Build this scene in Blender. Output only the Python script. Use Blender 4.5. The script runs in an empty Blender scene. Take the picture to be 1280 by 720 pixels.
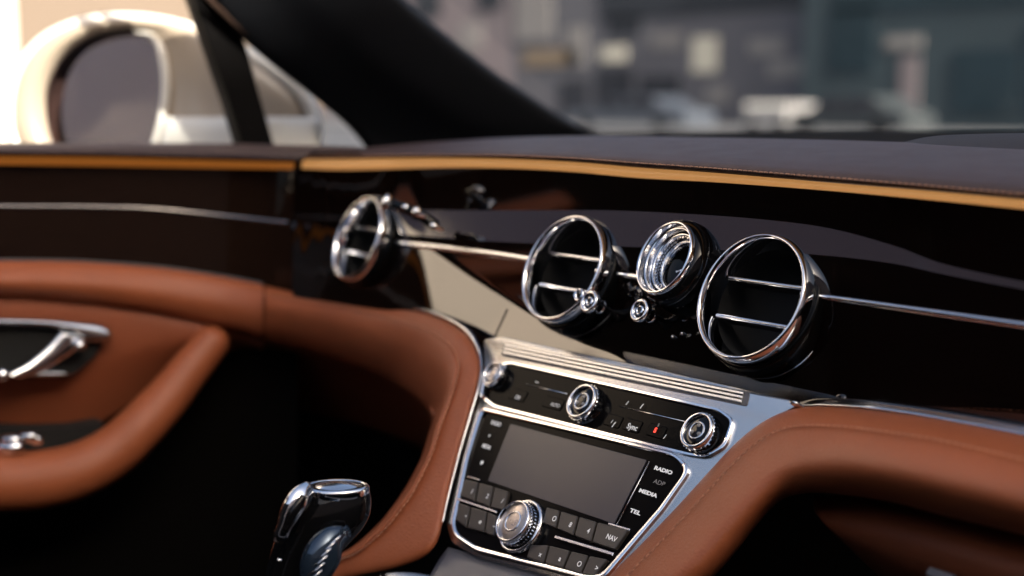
import bpy, math, random
from mathutils import Vector as V, Matrix
random.seed(7)
sc = bpy.context.scene
COL = sc.collection
R = math.radians

# ------------------------------------------------------------------ camera
F = 1700.0
PIT = math.atan(235 / F)
YAW = R(53.3)
FW = V((-math.sin(YAW) * math.cos(PIT), math.cos(YAW) * math.cos(PIT), -math.sin(PIT)))
RT = V((math.cos(YAW), math.sin(YAW), 0))
UP = RT.cross(FW)


def ray(x, y):
    return FW + RT * ((x - 640) / F) - UP * ((y - 360) / F)


CAM = -ray(937, 370) * 1.06
cd = bpy.data.cameras.new('camera')
cam = bpy.data.objects.new('camera', cd)
COL.objects.link(cam)
m = Matrix((RT, UP, -FW)).transposed().to_4x4()
m.translation = CAM
cam.matrix_world = m
cd.sensor_width = 36
cd.lens = 36 * F / 1280
cd.clip_start = 0.02
cd.clip_end = 3000
cd.dof.use_dof = True
cd.dof.focus_distance = 1.06
cd.dof.aperture_fstop = 2.8
sc.camera = cam

# ------------------------------------------------------------------ tracing helpers
WALL = [(1.6, 0.0), (0.6, 0.0), (-0.2, 0.0), (-0.52, 0.0), (-0.66, -0.006), (-0.745, -0.03), (-0.80, -0.075),
        (-0.832, -0.14), (-0.845, -0.22), (-0.85, -0.35), (-0.85, -0.7), (-0.85, -1.6)]


def cr(pts, n, closed=False):
    """catmull-rom resample to n points, equal arc length"""
    pts = [V(p) for p in pts]
    if len(pts) == 2:
        pts = [pts[0], pts[0].lerp(pts[1], .5), pts[1]]
    k = len(pts)
    dense = []
    segs = k if closed else k - 1
    for i in range(segs):
        if closed:
            a, b, c, d = pts[(i - 1) % k], pts[i], pts[(i + 1) % k], pts[(i + 2) % k]
        else:
            b, c = pts[i], pts[i + 1]
            a = pts[i - 1] if i > 0 else b * 2 - c
            d = pts[i + 2] if i + 2 < k else c * 2 - b
        for j in range(16):
            t = j / 16
            dense.append(0.5 * ((2 * b) + (c - a) * t + (2 * a - 5 * b + 4 * c - d) * t * t + (3 * b - a - 3 * c + d) * t ** 3))
    dense.append(pts[0].copy() if closed else pts[-1])
    L = [0]
    for i in range(1, len(dense)):
        L.append(L[-1] + (dense[i] - dense[i - 1]).length)
    out = []
    tot = L[-1]
    j = 0
    N = n if closed else n - 1
    for i in range(n):
        s = tot * i / N
        while j < len(L) - 2 and L[j + 1] < s:
            j += 1
        w = (s - L[j]) / max(1e-9, L[j + 1] - L[j])
        out.append(dense[j].lerp(dense[j + 1], min(1, max(0, w))))
    return out


WD = [(p.x, p.y) for p in cr([(x, y, 0) for x, y in WALL], 160)]


def wall(px, py, off=0.0, prof=None):
    """ray against the plan curve of the dash front, pushed toward the cabin by off (plus prof(z, X))"""
    r = ray(px, py)
    best = None
    e = off
    for it in range(6 if prof else 1):
        pl = []
        for i, (x, y) in enumerate(WD):
            x0, y0 = WD[max(0, i - 1)]
            x1, y1 = WD[min(len(WD) - 1, i + 1)]
            tx, ty = x1 - x0, y1 - y0
            l = math.hypot(tx, ty)
            # tangent runs toward -X; cabin side is to the left of it turned: (-ty, tx) points -Y when tx<0
            pl.append((x - ty / l * e, y + tx / l * e))
        best = None
        for i in range(len(pl) - 1):
            ax, ay = pl[i]
            bx, by = pl[i + 1]
            ex, ey = bx - ax, by - ay
            den = r.x * ey - r.y * ex
            if abs(den) < 1e-9:
                continue
            t = ((ax - CAM.x) * ey - (ay - CAM.y) * ex) / den
            s = ((ax - CAM.x) * r.y - (ay - CAM.y) * r.x) / den
            if t > 0.05 and -0.001 <= s <= 1.001:
                if best is None or t < best[0]:
                    best = (t, CAM + r * t)
        if best is None:
            return PY(px, py, -e)
        if prof:
            e = off + prof(best[1].z, best[1].x)
    return best[1]


def PY(px, py, y):
    r = ray(px, py)
    return CAM + r * ((y - CAM.y) / r.y)


def PX(px, py, x):
    r = ray(px, py)
    return CAM + r * ((x - CAM.x) / r.x)


def PZ(px, py, z):
    r = ray(px, py)
    return CAM + r * ((z - CAM.z) / r.z)


def PD(px, py, d):
    return CAM + ray(px, py) * d


class Frame:
    def __init__(s, o, tilt, yaw=0):
        t, w = R(tilt), R(yaw)
        s.o = V(o)
        s.u = V((math.cos(w), math.sin(w), 0))
        n = V((math.sin(w) * math.cos(t), -math.cos(w) * math.cos(t), math.sin(t)))
        s.n = n
        s.v = n.cross(s.u)

    def at(s, a, b, h=0):
        return s.o + s.u * a + s.v * b + s.n * h

    def hit(s, px, py, h=0):
        r = ray(px, py)
        p0 = s.o + s.n * h
        t = (p0 - CAM).dot(s.n) / r.dot(s.n)
        return CAM + r * t

    def uv(s, px, py, h=0):
        p = s.hit(px, py, h) - s.o
        return p.dot(s.u), p.dot(s.v)

    def moved(s, a, b, h=0):
        f = Frame(s.at(a, b, h), 0)
        f.u, f.v, f.n = s.u, s.v, s.n
        return f


# ------------------------------------------------------------------ object helpers
def tag(o, label=None, cat=None, group=None, kind=None):
    if label: o['label'] = label
    if cat: o['category'] = cat
    if group: o['group'] = group
    if kind: o['kind'] = kind
    return o


def thing(name, label, cat, loc=(0, 0, 0), group=None):
    o = bpy.data.objects.new(name, None)
    o.empty_display_size = .05
    COL.objects.link(o)
    o.location = loc
    return tag(o, label, cat, group)


def finish(name, me, mat, parent, smooth, label):
    if smooth:
        for p in me.polygons:
            p.use_smooth = True
    me.materials.append(mat)
    o = bpy.data.objects.new(name, me)
    COL.objects.link(o)
    if parent is not None:
        o.parent = parent
        pw = V(parent.location)
        q = parent.parent
        while q is not None:
            pw += V(q.location)
            q = q.parent
        o.location = -pw
    if label: o['label'] = label
    return o


class MB:
    def __init__(s):
        s.v = []
        s.f = []

    def add(s, vs, fs):
        b = len(s.v)
        s.v += [tuple(p) for p in vs]
        s.f += [tuple(i + b for i in f) for f in fs]
        return s

    def grid(s, rows, closed=False, flip=False):
        n = len(rows[0])
        vs = [p for r in rows for p in r]
        fs = []
        for i in range(len(rows) - 1):
            for j in range(n if closed else n - 1):
                k = (j + 1) % n
                q = (i * n + j, i * n + k, (i + 1) * n + k, (i + 1) * n + j)
                fs.append(q[::-1] if flip else q)
        return s.add(vs, fs)

    def box(s, c, hx, hy, hz):
        """c centre, hx hy hz half-axis vectors"""
        c = V(c)
        vs = [c + hx * a + hy * b + hz * d for a in (-1, 1) for b in (-1, 1) for d in (-1, 1)]
        return s.add(vs, [(0, 1, 3, 2), (4, 6, 7, 5), (0, 4, 5, 1), (2, 3, 7, 6), (0, 2, 6, 4), (1, 5, 7, 3)])

    def abox(s, x0, x1, y0, y1, z0, z1):
        return s.box(((x0 + x1) / 2, (y0 + y1) / 2, (z0 + z1) / 2), V(((x1 - x0) / 2, 0, 0)), V((0, (y1 - y0) / 2, 0)), V((0, 0, (z1 - z0) / 2)))

    def lathe(s, fr, prof, n=64, sx=1, sy=1, capstart=False, capend=False):
        rows = []
        for (r, h) in prof:
            rows.append([fr.at(r * sx * math.cos(2 * math.pi * i / n), r * sy * math.sin(2 * math.pi * i / n), h) for i in range(n)])
        b = len(s.v)
        s.grid(rows, closed=True)
        if capstart: s.f.append(tuple(b + i for i in range(n))[::-1])
        if capend: s.f.append(tuple(b + (len(rows) - 1) * n + i for i in range(n)))
        return s

    def tube(s, pts, rad, n=12, caps=True, flat=1.0, up=V((0, 0, 1))):
        k = len(pts)
        rows = []
        for i, p in enumerate(pts):
            t = (pts[min(k - 1, i + 1)] - pts[max(0, i - 1)]).normalized()
            a = t.cross(up).normalized()
            b = a.cross(t).normalized()
            rr = rad(i / (k - 1)) if callable(rad) else rad
            rows.append([p + a * (rr * math.cos(2 * math.pi * j / n)) + b * (rr * flat * math.sin(2 * math.pi * j / n)) for j in range(n)])
        b0 = len(s.v)
        s.grid(rows, closed=True)
        if caps:
            s.f.append(tuple(b0 + j for j in range(n))[::-1])
            s.f.append(tuple(b0 + (k - 1) * n + j for j in range(n)))
        return s

    def prism(s, fr, pts, h0, h1, bevel=0.0):
        """polygon given in frame (u, v), extruded from h0 to h1 with a small chamfer on top"""
        n = len(pts)
        area = sum(pts[i][0] * pts[(i + 1) % n][1] - pts[(i + 1) % n][0] * pts[i][1] for i in range(n))
        if area < 0: pts = pts[::-1]
        rows = [[fr.at(x, y, h0) for x, y in pts]]
        if bevel:
            ins = []
            for i in range(n):
                x0, y0 = pts[i - 1]
                x1, y1 = pts[i]
                x2, y2 = pts[(i + 1) % n]
                a = V((y1 - y0, x0 - x1, 0)).normalized()
                b = V((y2 - y1, x1 - x2, 0)).normalized()
                nn = (a + b)
                nn = nn / max(.4, nn.length_squared) * 2 * .5 * 2 if nn.length > 1e-6 else a
                nn = (a + b).normalized()
                ins.append((nn.x, nn.y))
            rows.append([fr.at(x, y, h1 - bevel) for x, y in pts])
            rows.append([fr.at(x - i[0] * bevel * .3, y - i[1] * bevel * .3, h1 - bevel * .3) for (x, y), i in zip(pts, ins)])
            rows.append([fr.at(x - i[0] * bevel, y - i[1] * bevel, h1) for (x, y), i in zip(pts, ins)])
        else:
            rows.append([fr.at(x, y, h1) for x, y in pts])
        b = len(s.v)
        s.grid(rows, closed=True)
        s.f.append(tuple(b + (len(rows) - 1) * n + i for i in range(n)))
        s.f.append(tuple(b + i for i in range(n))[::-1])
        return s

    def build(s, name, mat, parent=None, smooth=False, label=None, recalc=True, auto=None):
        me = bpy.data.meshes.new(name)
        me.from_pydata(s.v, [], s.f)
        if recalc:
            import bmesh
            bm = bmesh.new()
            bm.from_mesh(me)
            bmesh.ops.recalc_face_normals(bm, faces=bm.faces)
            bm.to_mesh(me)
            bm.free()
        o = finish(name, me, mat, parent, smooth or auto is not None, label)
        if auto is not None:
            a = R(auto)
            import bmesh
            bm = bmesh.new()
            bm.from_mesh(me)
            for e in bm.edges:
                if len(e.link_faces) == 2 and e.calc_face_angle(0) > a:
                    e.smooth = False
            bm.to_mesh(me)
            bm.free()
        return o


def loft(rows, n=60, m=None, thick=0.0):
    """rows of control points -> smooth sheet; m = points across"""
    R_ = [cr(r, n) for r in rows]
    if m:
        cols = [cr([R_[i][j] for i in range(len(R_))], m) for j in range(n)]
        R_ = [[cols[j][i] for j in range(n)] for i in range(m)]
    return R_


def sheet(name, rows, mat, parent, n=60, m=None, thick=0.004, label=None, smooth=True):
    g = loft(rows, n, m)
    mb = MB().grid(g)
    o = mb.build(name, mat, parent, smooth=smooth, label=label)
    if thick:
        # make sure normals face the camera, then thicken away from it
        me = o.data
        c = sum(((CAM - p.center).dot(p.normal) * p.area for p in me.polygons))
        if c < 0:
            me.flip_normals()
        md = o.modifiers.new('thick', 'SOLIDIFY')
        md.thickness = thick
        md.offset = -1
    return o


def stitches(name, pts3, mat, parent, pitch=0.0045, ln=0.0028, r=0.00045, lift=V((0, 0, 0))):
    tot = sum((pts3[i + 1] - pts3[i]).length for i in range(len(pts3) - 1))
    n = int(tot / pitch)
    p = cr(pts3, n)
    mb = MB()
    for i in range(n - 1):
        t = (p[i + 1] - p[i]).normalized()
        a = p[i] + lift
        mb.tube([a, a + t * ln * .5 + lift.normalized() * r * .7 if lift.length else a + t * ln * .5, a + t * ln], r, n=5)
    return mb.build(name, mat, parent, smooth=True)


def arc_poly(corners, rad, k=5):
    """round the corners of a polygon given in (u,v)"""
    out = []
    n = len(corners)
    for i in range(n):
        p = V((*corners[i], 0))
        a = V((*corners[i - 1], 0)) - p
        b = V((*corners[(i + 1) % n], 0)) - p
        rr = rad[i] if isinstance(rad, (list, tuple)) else rad
        l = min(rr, a.length * .49, b.length * .49)
        s, e = p + a.normalized() * l, p + b.normalized() * l
        for j in range(k + 1):
            t = j / k
            q = s * (1 - t) ** 2 + p * (2 * t * (1 - t)) + e * t * t
            out.append((q.x, q.y))
    return out


# ------------------------------------------------------------------ materials
def mat(name, base, rough=.5, metal=0., bump=0., bscale=800., spec=.5, coat=0., crough=.03, vary=0., vscale=6., emis=None, es=0., aniso=0., sheen=0.,
        rvar=0., stretch=None, voro=False):
    M = bpy.data.materials.new(name)
    M.use_nodes = True
    nt = M.node_tree
    b = nt.nodes['Principled BSDF']
    b.inputs['Base Color'].default_value = (*base, 1)
    b.inputs['Roughness'].default_value = rough
    b.inputs['Metallic'].default_value = metal
    b.inputs['Specular IOR Level'].default_value = spec
    b.inputs['Coat Weight'].default_value = coat
    b.inputs['Coat Roughness'].default_value = crough
    b.inputs['Sheen Weight'].default_value = sheen
    if emis:
        b.inputs['Emission Color'].default_value = (*emis, 1)
        b.inputs['Emission Strength'].default_value = es
    tc = nt.nodes.new('ShaderNodeTexCoord')
    src = tc.outputs['Object']
    if stretch:
        mp = nt.nodes.new('ShaderNodeMapping')
        mp.inputs['Scale'].default_value = stretch
        nt.links.new(src, mp.inputs['Vector'])
        src = mp.outputs['Vector']
    if vary:
        nz = nt.nodes.new('ShaderNodeTexNoise')
        nz.inputs['Scale'].default_value = vscale
        nz.inputs['Detail'].default_value = 6
        nt.links.new(src, nz.inputs['Vector'])
        mx = nt.nodes.new('ShaderNodeMix')
        mx.data_type = 'RGBA'
        mx.inputs['A'].default_value = (*[c * (1 - vary) for c in base], 1)
        mx.inputs['B'].default_value = (*[min(1, c * (1 + vary)) for c in base], 1)
        nt.links.new(nz.outputs['Fac'], mx.inputs['Factor'])
        nt.links.new(mx.outputs['Result'], b.inputs['Base Color'])
    if rvar:
        nz = nt.nodes.new('ShaderNodeTexNoise')
        nz.inputs['Scale'].default_value = vscale * 3
        nz.inputs['Detail'].default_value = 5
        nt.links.new(src, nz.inputs['Vector'])
        mr = nt.nodes.new('ShaderNodeMapRange')
        mr.inputs['To Min'].default_value = max(0, rough - rvar)
        mr.inputs['To Max'].default_value = rough + rvar
        nt.links.new(nz.outputs['Fac'], mr.inputs['Value'])
        nt.links.new(mr.outputs['Result'], b.inputs['Roughness'])
    if bump:
        if voro:
            t = nt.nodes.new('ShaderNodeTexVoronoi')
            t.inputs['Scale'].default_value = bscale
            out = t.outputs['Distance']
        else:
            t = nt.nodes.new('ShaderNodeTexNoise')
            t.inputs['Scale'].default_value = bscale
            t.inputs['Detail'].default_value = 3
            out = t.outputs['Fac']
        nt.links.new(src, t.inputs['Vector'])
        bp = nt.nodes.new('ShaderNodeBump')
        bp.inputs['Strength'].default_value = bump
        bp.inputs['Distance'].default_value = .0008 if voro else .0004
        nt.links.new(out, bp.inputs['Height'])
        nt.links.new(bp.outputs['Normal'], b.inputs['Normal'])
        if voro:
            n2 = nt.nodes.new('ShaderNodeTexNoise')
            n2.inputs['Scale'].default_value = 32
            n2.inputs['Detail'].default_value = 4
            n2.inputs['Distortion'].default_value = .6
            nt.links.new(src, n2.inputs['Vector'])
            b2 = nt.nodes.new('ShaderNodeBump')
            b2.inputs['Strength'].default_value = .35
            b2.inputs['Distance'].default_value = .0016
            nt.links.new(n2.outputs['Fac'], b2.inputs['Height'])
            nt.links.new(b2.outputs['Normal'], bp.inputs['Normal'])
    return M


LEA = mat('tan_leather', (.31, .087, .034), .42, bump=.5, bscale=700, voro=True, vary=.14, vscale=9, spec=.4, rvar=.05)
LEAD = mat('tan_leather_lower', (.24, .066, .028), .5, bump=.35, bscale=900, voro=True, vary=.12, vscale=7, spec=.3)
THREAD = mat('thread', (.55, .25, .15), .7)
PAD = mat('aubergine_leather', (.062, .040, .038), .46, bump=.45, bscale=1100, voro=True, vary=.12, vscale=12, spec=.2, rvar=.06)
PTHREAD = mat('pad_thread', (.42, .22, .14), .7)
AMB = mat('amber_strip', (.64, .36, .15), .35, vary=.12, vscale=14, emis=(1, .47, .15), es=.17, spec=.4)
AMBD = mat('amber_strip_door', (.50, .19, .035), .4, vary=.12, vscale=14, emis=(1, .32, .05), es=.09, spec=.3)
PIANO = mat('dark_lacquered_veneer', (.004, .002, .0015), .055, vary=.95, vscale=4, stretch=(1.5, 60, 90), spec=1.0)
PIANOD = mat('dark_door_veneer', (.012, .006, .004), .06, vary=.4, vscale=5, stretch=(60, 2, 60), spec=.12)
GLOSSB = mat('gloss_black', (.004, .004, .0045), .07, spec=.28)
MATB = mat('matte_black', (.005, .005, .0055), .6, spec=.25, bump=.3, bscale=900, vary=.2)
VOID = mat('dark_recess', (.002, .002, .002), .8)
CHROME = mat('chrome', (.86, .87, .90), .05, metal=1, rvar=.015, vscale=20)
CHROMES = mat('satin_chrome', (.74, .75, .77), .17, metal=1, rvar=.04, vscale=30)
BRUSH = mat('brushed_metal', (.66, .655, .64), .24, metal=1, bump=.12, bscale=500, stretch=(1, 18, 18), rvar=.05, vscale=60)
CBLK = mat('console_black', (.003, .0028, .003), .12, spec=.03)
DRUM = mat('drum_black', (.003, .003, .003), .18, spec=.12)
DIMM = mat('dark_satin_metal', (.30, .28, .27), .25, metal=1, rvar=.04, vscale=30)
BTN = mat('button_black', (.035, .030, .027), .3, spec=.5, bump=.1, bscale=1500)
BTNM = mat('knob_face', (.50, .44, .40), .3, metal=.85, vary=.25, vscale=90, rvar=.1)
INK = mat('printed_white', (.75, .75, .75), .5, emis=(1, 1, 1), es=.08)
INKD = mat('printed_grey', (.25, .24, .24), .5)
RED = mat('red_lamp', (.8, .05, .03), .4, emis=(1, .05, .03), es=1.1)
PILT = mat('pillar_fabric', (.0075, .0085, .011), .8, bump=.5, bscale=1400, vary=.15, vscale=30, spec=.15)
SEAL = mat('rubber_seal', (.004, .0035, .0035), .5, spec=.12)
CARPET = mat('black_carpet', (.0025, .0022, .002), .95, spec=.05, bump=.8, bscale=500, vary=.3, vscale=40)
SEATM = mat('dark_seat_leather', (.02, .012, .010), .6, bump=.3, bscale=900, voro=True)
HOODM = mat('hood_leather', (.035, .032, .036), .65, bump=.3, bscale=900, voro=True, spec=.15)
GREYP = mat('grey_panel', (.10, .10, .115), .42, bump=.15, bscale=1200, vary=.08)
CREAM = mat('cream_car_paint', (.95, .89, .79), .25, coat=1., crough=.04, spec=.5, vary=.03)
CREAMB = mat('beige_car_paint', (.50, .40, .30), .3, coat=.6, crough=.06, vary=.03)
DARKB = mat('mirror_inner_seal', (.06, .03, .025), .5)
MGL = mat('mirror_silver', (.62, .60, .63), .06, metal=1, rvar=.02)
SCR = mat('screen_glass', (.030, .028, .040), .2, spec=.42)
GLOW = mat('van_panel_glow', (.9, .85, .75), .4, emis=(1, .88, .7), es=.15)


def glass(name, tint=(.93, .95, .96), refl=.06):
    M = bpy.data.materials.new(name)
    M.use_nodes = True
    nt = M.node_tree
    nt.nodes.clear()
    o = nt.nodes.new('ShaderNodeOutputMaterial')
    t = nt.nodes.new('ShaderNodeBsdfTransparent')
    t.inputs['Color'].default_value = (*tint, 1)
    g = nt.nodes.new('ShaderNodeBsdfGlossy')
    g.inputs['Roughness'].default_value = .02
    mx = nt.nodes.new('ShaderNodeMixShader')
    lw_ = nt.nodes.new('ShaderNodeLayerWeight')
    pw = nt.nodes.new('ShaderNodeMath')
    pw.operation = 'POWER'
    pw.inputs[1].default_value = 4
    nt.links.new(lw_.outputs['Facing'], pw.inputs[0])
    ml = nt.nodes.new('ShaderNodeMath')
    ml.operation = 'MULTIPLY_ADD'
    ml.inputs[1].default_value = .35
    ml.inputs[2].default_value = .03
    nt.links.new(pw.outputs[0], ml.inputs[0])
    nt.links.new(ml.outputs[0], mx.inputs[0])
    nt.links.new(t.outputs[0], mx.inputs[1])
    nt.links.new(g.outputs[0], mx.inputs[2])
    nt.links.new(mx.outputs[0], o.inputs[0])
    return M


GLASS = glass('window_glass')

# ================================================================== DASHBOARD
dash = thing('dashboard', 'car dashboard with glossy dark veneer, amber strip, round chrome vents and tan leather lower edge', 'dashboard', (0, 0.02, 0))


# --- veneer fascia
ambT = [(376, 198), (430, 198), (480, 197), (560, 196.5), (640, 198), (720, 202), (800, 209), (900, 216), (1040, 228), (1160, 238), (1290, 250), (1420, 262)]
ambB = [(376, 213), (430, 215), (480, 214), (560, 212), (640, 213), (720, 217.5), (800, 225), (900, 230.5), (1040, 241), (1160, 252), (1290, 265), (1420, 278)]
strT = [(376, 277), (430, 289), (490, 299), (560, 307), (640, 317), (760, 337.5), (870, 351), (1015, 366), (1150, 384), (1280, 402), (1420, 422)]
strB = [(376, 284), (430, 296), (490, 306), (560, 315), (640, 325.5), (760, 346), (870, 359.5), (1015, 373.5), (1150, 392.5), (1280, 411.5), (1420, 432)]
botE = [(372, 372), (420, 375), (470, 382), (520, 393), (565, 408), (612, 428), (700, 446), (850, 480), (985, 509), (1040, 505), (1100, 507), (1200, 522), (1280, 538), (1420, 568)]


def lin(c, x):
    for (a, b), (d, e) in zip(c[:-1], c[1:]):
        if x <= d:
            return b + (e - b) * (x - a) / (d - a)
    return c[-1][1]


XS = [374 + i * (1420 - 374) / 90 for i in range(91)]


def crv(c):
    """smooth y(x) of a pixel curve"""
    d = cr([(a, b, 0) for a, b in c], 300)

    def f(x):
        for i in range(len(d) - 1):
            if d[i + 1].x >= x:
                w = (x - d[i].x) / max(1e-6, d[i + 1].x - d[i].x)
                return d[i].y + (d[i + 1].y - d[i].y) * max(0, min(1, w))
        return d[-1].y
    return f


fAB, fST, fSB, fBE, fAT = crv(ambB), crv(strT), crv(strB), crv(botE), crv(ambT)
fCR = crv([(374, 252), (430, 257), (500, 262), (640, 263), (760, 263), (870, 268), (960, 275), (1040, 286), (1120, 308), (1180, 330), (1280, 352), (1420, 378)])
fDG = crv([(374, 200), (470, 262), (530, 303), (600, 350), (700, 411), (770, 440), (835, 486), (900, 570), (1100, 700), (1420, 900)])


def sstep(t):
    t = max(0, min(1, t))
    return t * t * (3 - 2 * t)


def mpp(x):
    return (1.06 + (937 - x) * .0014) / F


fC2 = crv([(374, 272), (440, 282), (500, 292), (560, 298), (640, 303), (720, 306), (800, 309), (960, 315), (1040, 320), (1120, 330), (1180, 343), (1280, 362), (1420, 386)])
NX = 360
XF = [366 + i * (1424 - 366) / (NX - 1) for i in range(NX)]


def foff(px, py):  # tilts shaped so the veneer catches a grey band and a pale patch
    """how far the face of the dash stands out: upright under the pad, leaning back in a band, upright to the
    bright line, then flaring out toward the bottom"""
    k = mpp(px)
    c1, c2, s0 = fCR(px), fC2(px), fST(px)
    if py <= s0:
        o = 0.0
        t3 = math.tan(R(3))
        if py > c2:
            return -(s0 - py) * k * t3
        o = -(s0 - c2) * k * t3
        tb = math.tan(R(5 + 16 * sstep((px - 470) / 60)))
        if py > c1:
            return o - (c2 - py) * k * tb
        return o - (c2 - c1) * k * tb + (c1 - py) * k * math.tan(R(2))
    am = 11.8 - 2.1 * max(0, min(1, (px - 490) / 280))
    n = 24
    o = 0.0
    h = (py - s0) / n
    d0 = fDG(px)
    for i in range(n):
        y = s0 + (i + .5) * h
        o += math.tan(R(3 + am * sstep((y - d0) / 16 + .5))) * h * k
    return o


def fw(px, py, off=0.0):
    return wall(px, py, off + foff(px, py))


HOLES = []  # (centre, axis, radius)


def veneer(name, ytop, ybot, ny, holes):
    mb = MB()
    g = []
    for k in range(ny + 1):
        t = k / ny
        g.append([fw(x, ytop(x) + (ybot(x) - ytop(x)) * t) for x in XF])
    n = NX
    mb.v = [tuple(p) for row_ in g for p in row_]
    for i in range(ny):
        for j in range(n - 1):
            c = (g[i][j] + g[i + 1][j + 1]) / 2
            if any(((c - h[0]) - h[1] * (c - h[0]).dot(h[1])).length < h[2] for h in holes):
                continue
            mb.f.append((i * n + j, i * n + j + 1, (i + 1) * n + j + 1, (i + 1) * n + j))
    return mb.build(name, PIANO, dash, smooth=True)


for px, py, rad, tilt, yaw, yoff in ((937, 370, .0508, 25, 1, .019), (702, 334, .0497, 25, 1, .0195), (446, 297, .048, 22, -3, .019), (829, 321, .0312, 26, -6, .020)):
    h_ = Frame(PY(px, py, -yoff), tilt, yaw)
    HOLES.append((h_.o, h_.n, rad * .985))
veneer('fascia', lambda x: fAB(x) - 4, fCR, 16, HOLES)
veneer('fascia', fCR, fC2, 14, HOLES)
veneer('fascia', fC2, lambda x: fST(x) + 3, 14, HOLES)
veneer('lower_fascia', lambda x: fSB(x) - 3, lambda x: fBE(x) + 8 - 13 * sstep((x - 985) / 30), 60, HOLES)


# the vertical joint in the lower veneer
jt = [fw(634 - i * 2.3, 386 + i * 5.0, .0004) for i in range(9)]
MB().tube(jt, .0006, 6).build('veneer_joint', VOID, dash, smooth=True)


def strip(name, xs, ft, fb, mat_, off0, off1, parent, w=None, prof_f=fw):
    mb = MB()
    rows = [[prof_f(x, ft(x), off0) for x in xs],
            [prof_f(x, ft(x) + .15 * (fb(x) - ft(x)), off1) for x in xs],
            [prof_f(x, ft(x) + .5 * (fb(x) - ft(x)), off1 + .0002) for x in xs],
            [prof_f(x, ft(x) + .85 * (fb(x) - ft(x)), off1) for x in xs],
            [prof_f(x, fb(x), off0) for x in xs]]
    return mb.grid(rows).build(name, mat_, parent, smooth=True)


def seg(a, b, n=24):
    return [a + (b - a) * i / n for i in range(n + 1)]


for a, b in ((484, 664), (744, 800), (848, 884), (1000, 1420)):
    strip('chrome_strip', seg(a, b), lambda x: fST(x) - .4, lambda x: fSB(x) + .4, CHROMES, -.0006, .0016, dash)
# amber light strip between pad and veneer
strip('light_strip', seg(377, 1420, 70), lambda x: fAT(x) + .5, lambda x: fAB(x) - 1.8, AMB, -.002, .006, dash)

# --- padded top
padS = [(380, 192), (455, 185), (520, 179), (600, 173.5), (660, 171), (740, 169.5), (820, 170.5), (1000, 174), (1130, 178), (1280, 184), (1420, 190)]
seam = [(376, 196), (430, 195.5), (480, 194.5), (560, 194), (640, 195), (720, 198.5), (800, 204.5), (900, 211.5), (1040, 223), (1160, 233), (1290, 245), (1420, 257)]
fPS, fSM = crv(padS), crv(seam)
rows = []
XP = [378 + i * (1420 - 378) / 80 for i in range(81)]
spec = [(1.00, .006, 'a'), (.97, .014, 'a'), (.94, .017, 'a'), (1.0, .017, 's'), (.92, .016, 's'), (.8, .010, 's'), (.62, -.004, 's'), (.4, -.03, 's'), (.2, -.065, 's'), (.07, -.10, 's'), (0, -.14, 's')]
for w, off, md in spec:
    row = []
    for x in XP:
        if md == 'a':
            y0, y1 = fSM(x), fAT(x) + 1.0
            y = y0 + (y1 - y0) * (w - .94) / .06 * .8 + .6
        else:
            y = fPS(x) + (fSM(x) - fPS(x)) * w
        # the pad gets shallower toward its left end
        k = min(1, max(.12, (x - 376) / 250))
        row.append(wall(x, y, off if off > 0 else off * k))
    rows.append(row)
last = rows[-1]
rows.append([p + V((-.01, .03, -.001)) for p in last])
rows.append([p + V((-.02, .10, -.012)) for p in last])
rows.append([p + V((-.02, .30, -.05)) for p in last])
MB().grid(rows).build('top_pad', PAD, dash, smooth=True)
sp = [wall(x, fSM(x) + 0.2, .0180) for x in seg(384, 1400, 60)]
stitches('stitching', sp, PTHREAD, dash, pitch=.0052, ln=.0036, r=.00055, lift=V((.0003, -.0006, .0005)))
# far raised part of the pad near the right edge of the view (hood seen over the pad)
hood = [[PY(x, y, .16) for x, y in ((1128, 178), (1160, 171), (1200, 168), (1290, 166), (1420, 165))],
        [PY(x, y + 4, .13) for x, y in ((1128, 179), (1160, 175), (1200, 173), (1290, 172), (1420, 171))],
        [PY(x, y + 14, .10) for x, y in ((1128, 179), (1160, 179), (1200, 179), (1290, 181), (1420, 183))]]
sheet('instrument_hood', hood, HOODM, dash, 40, 10, .004)


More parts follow.
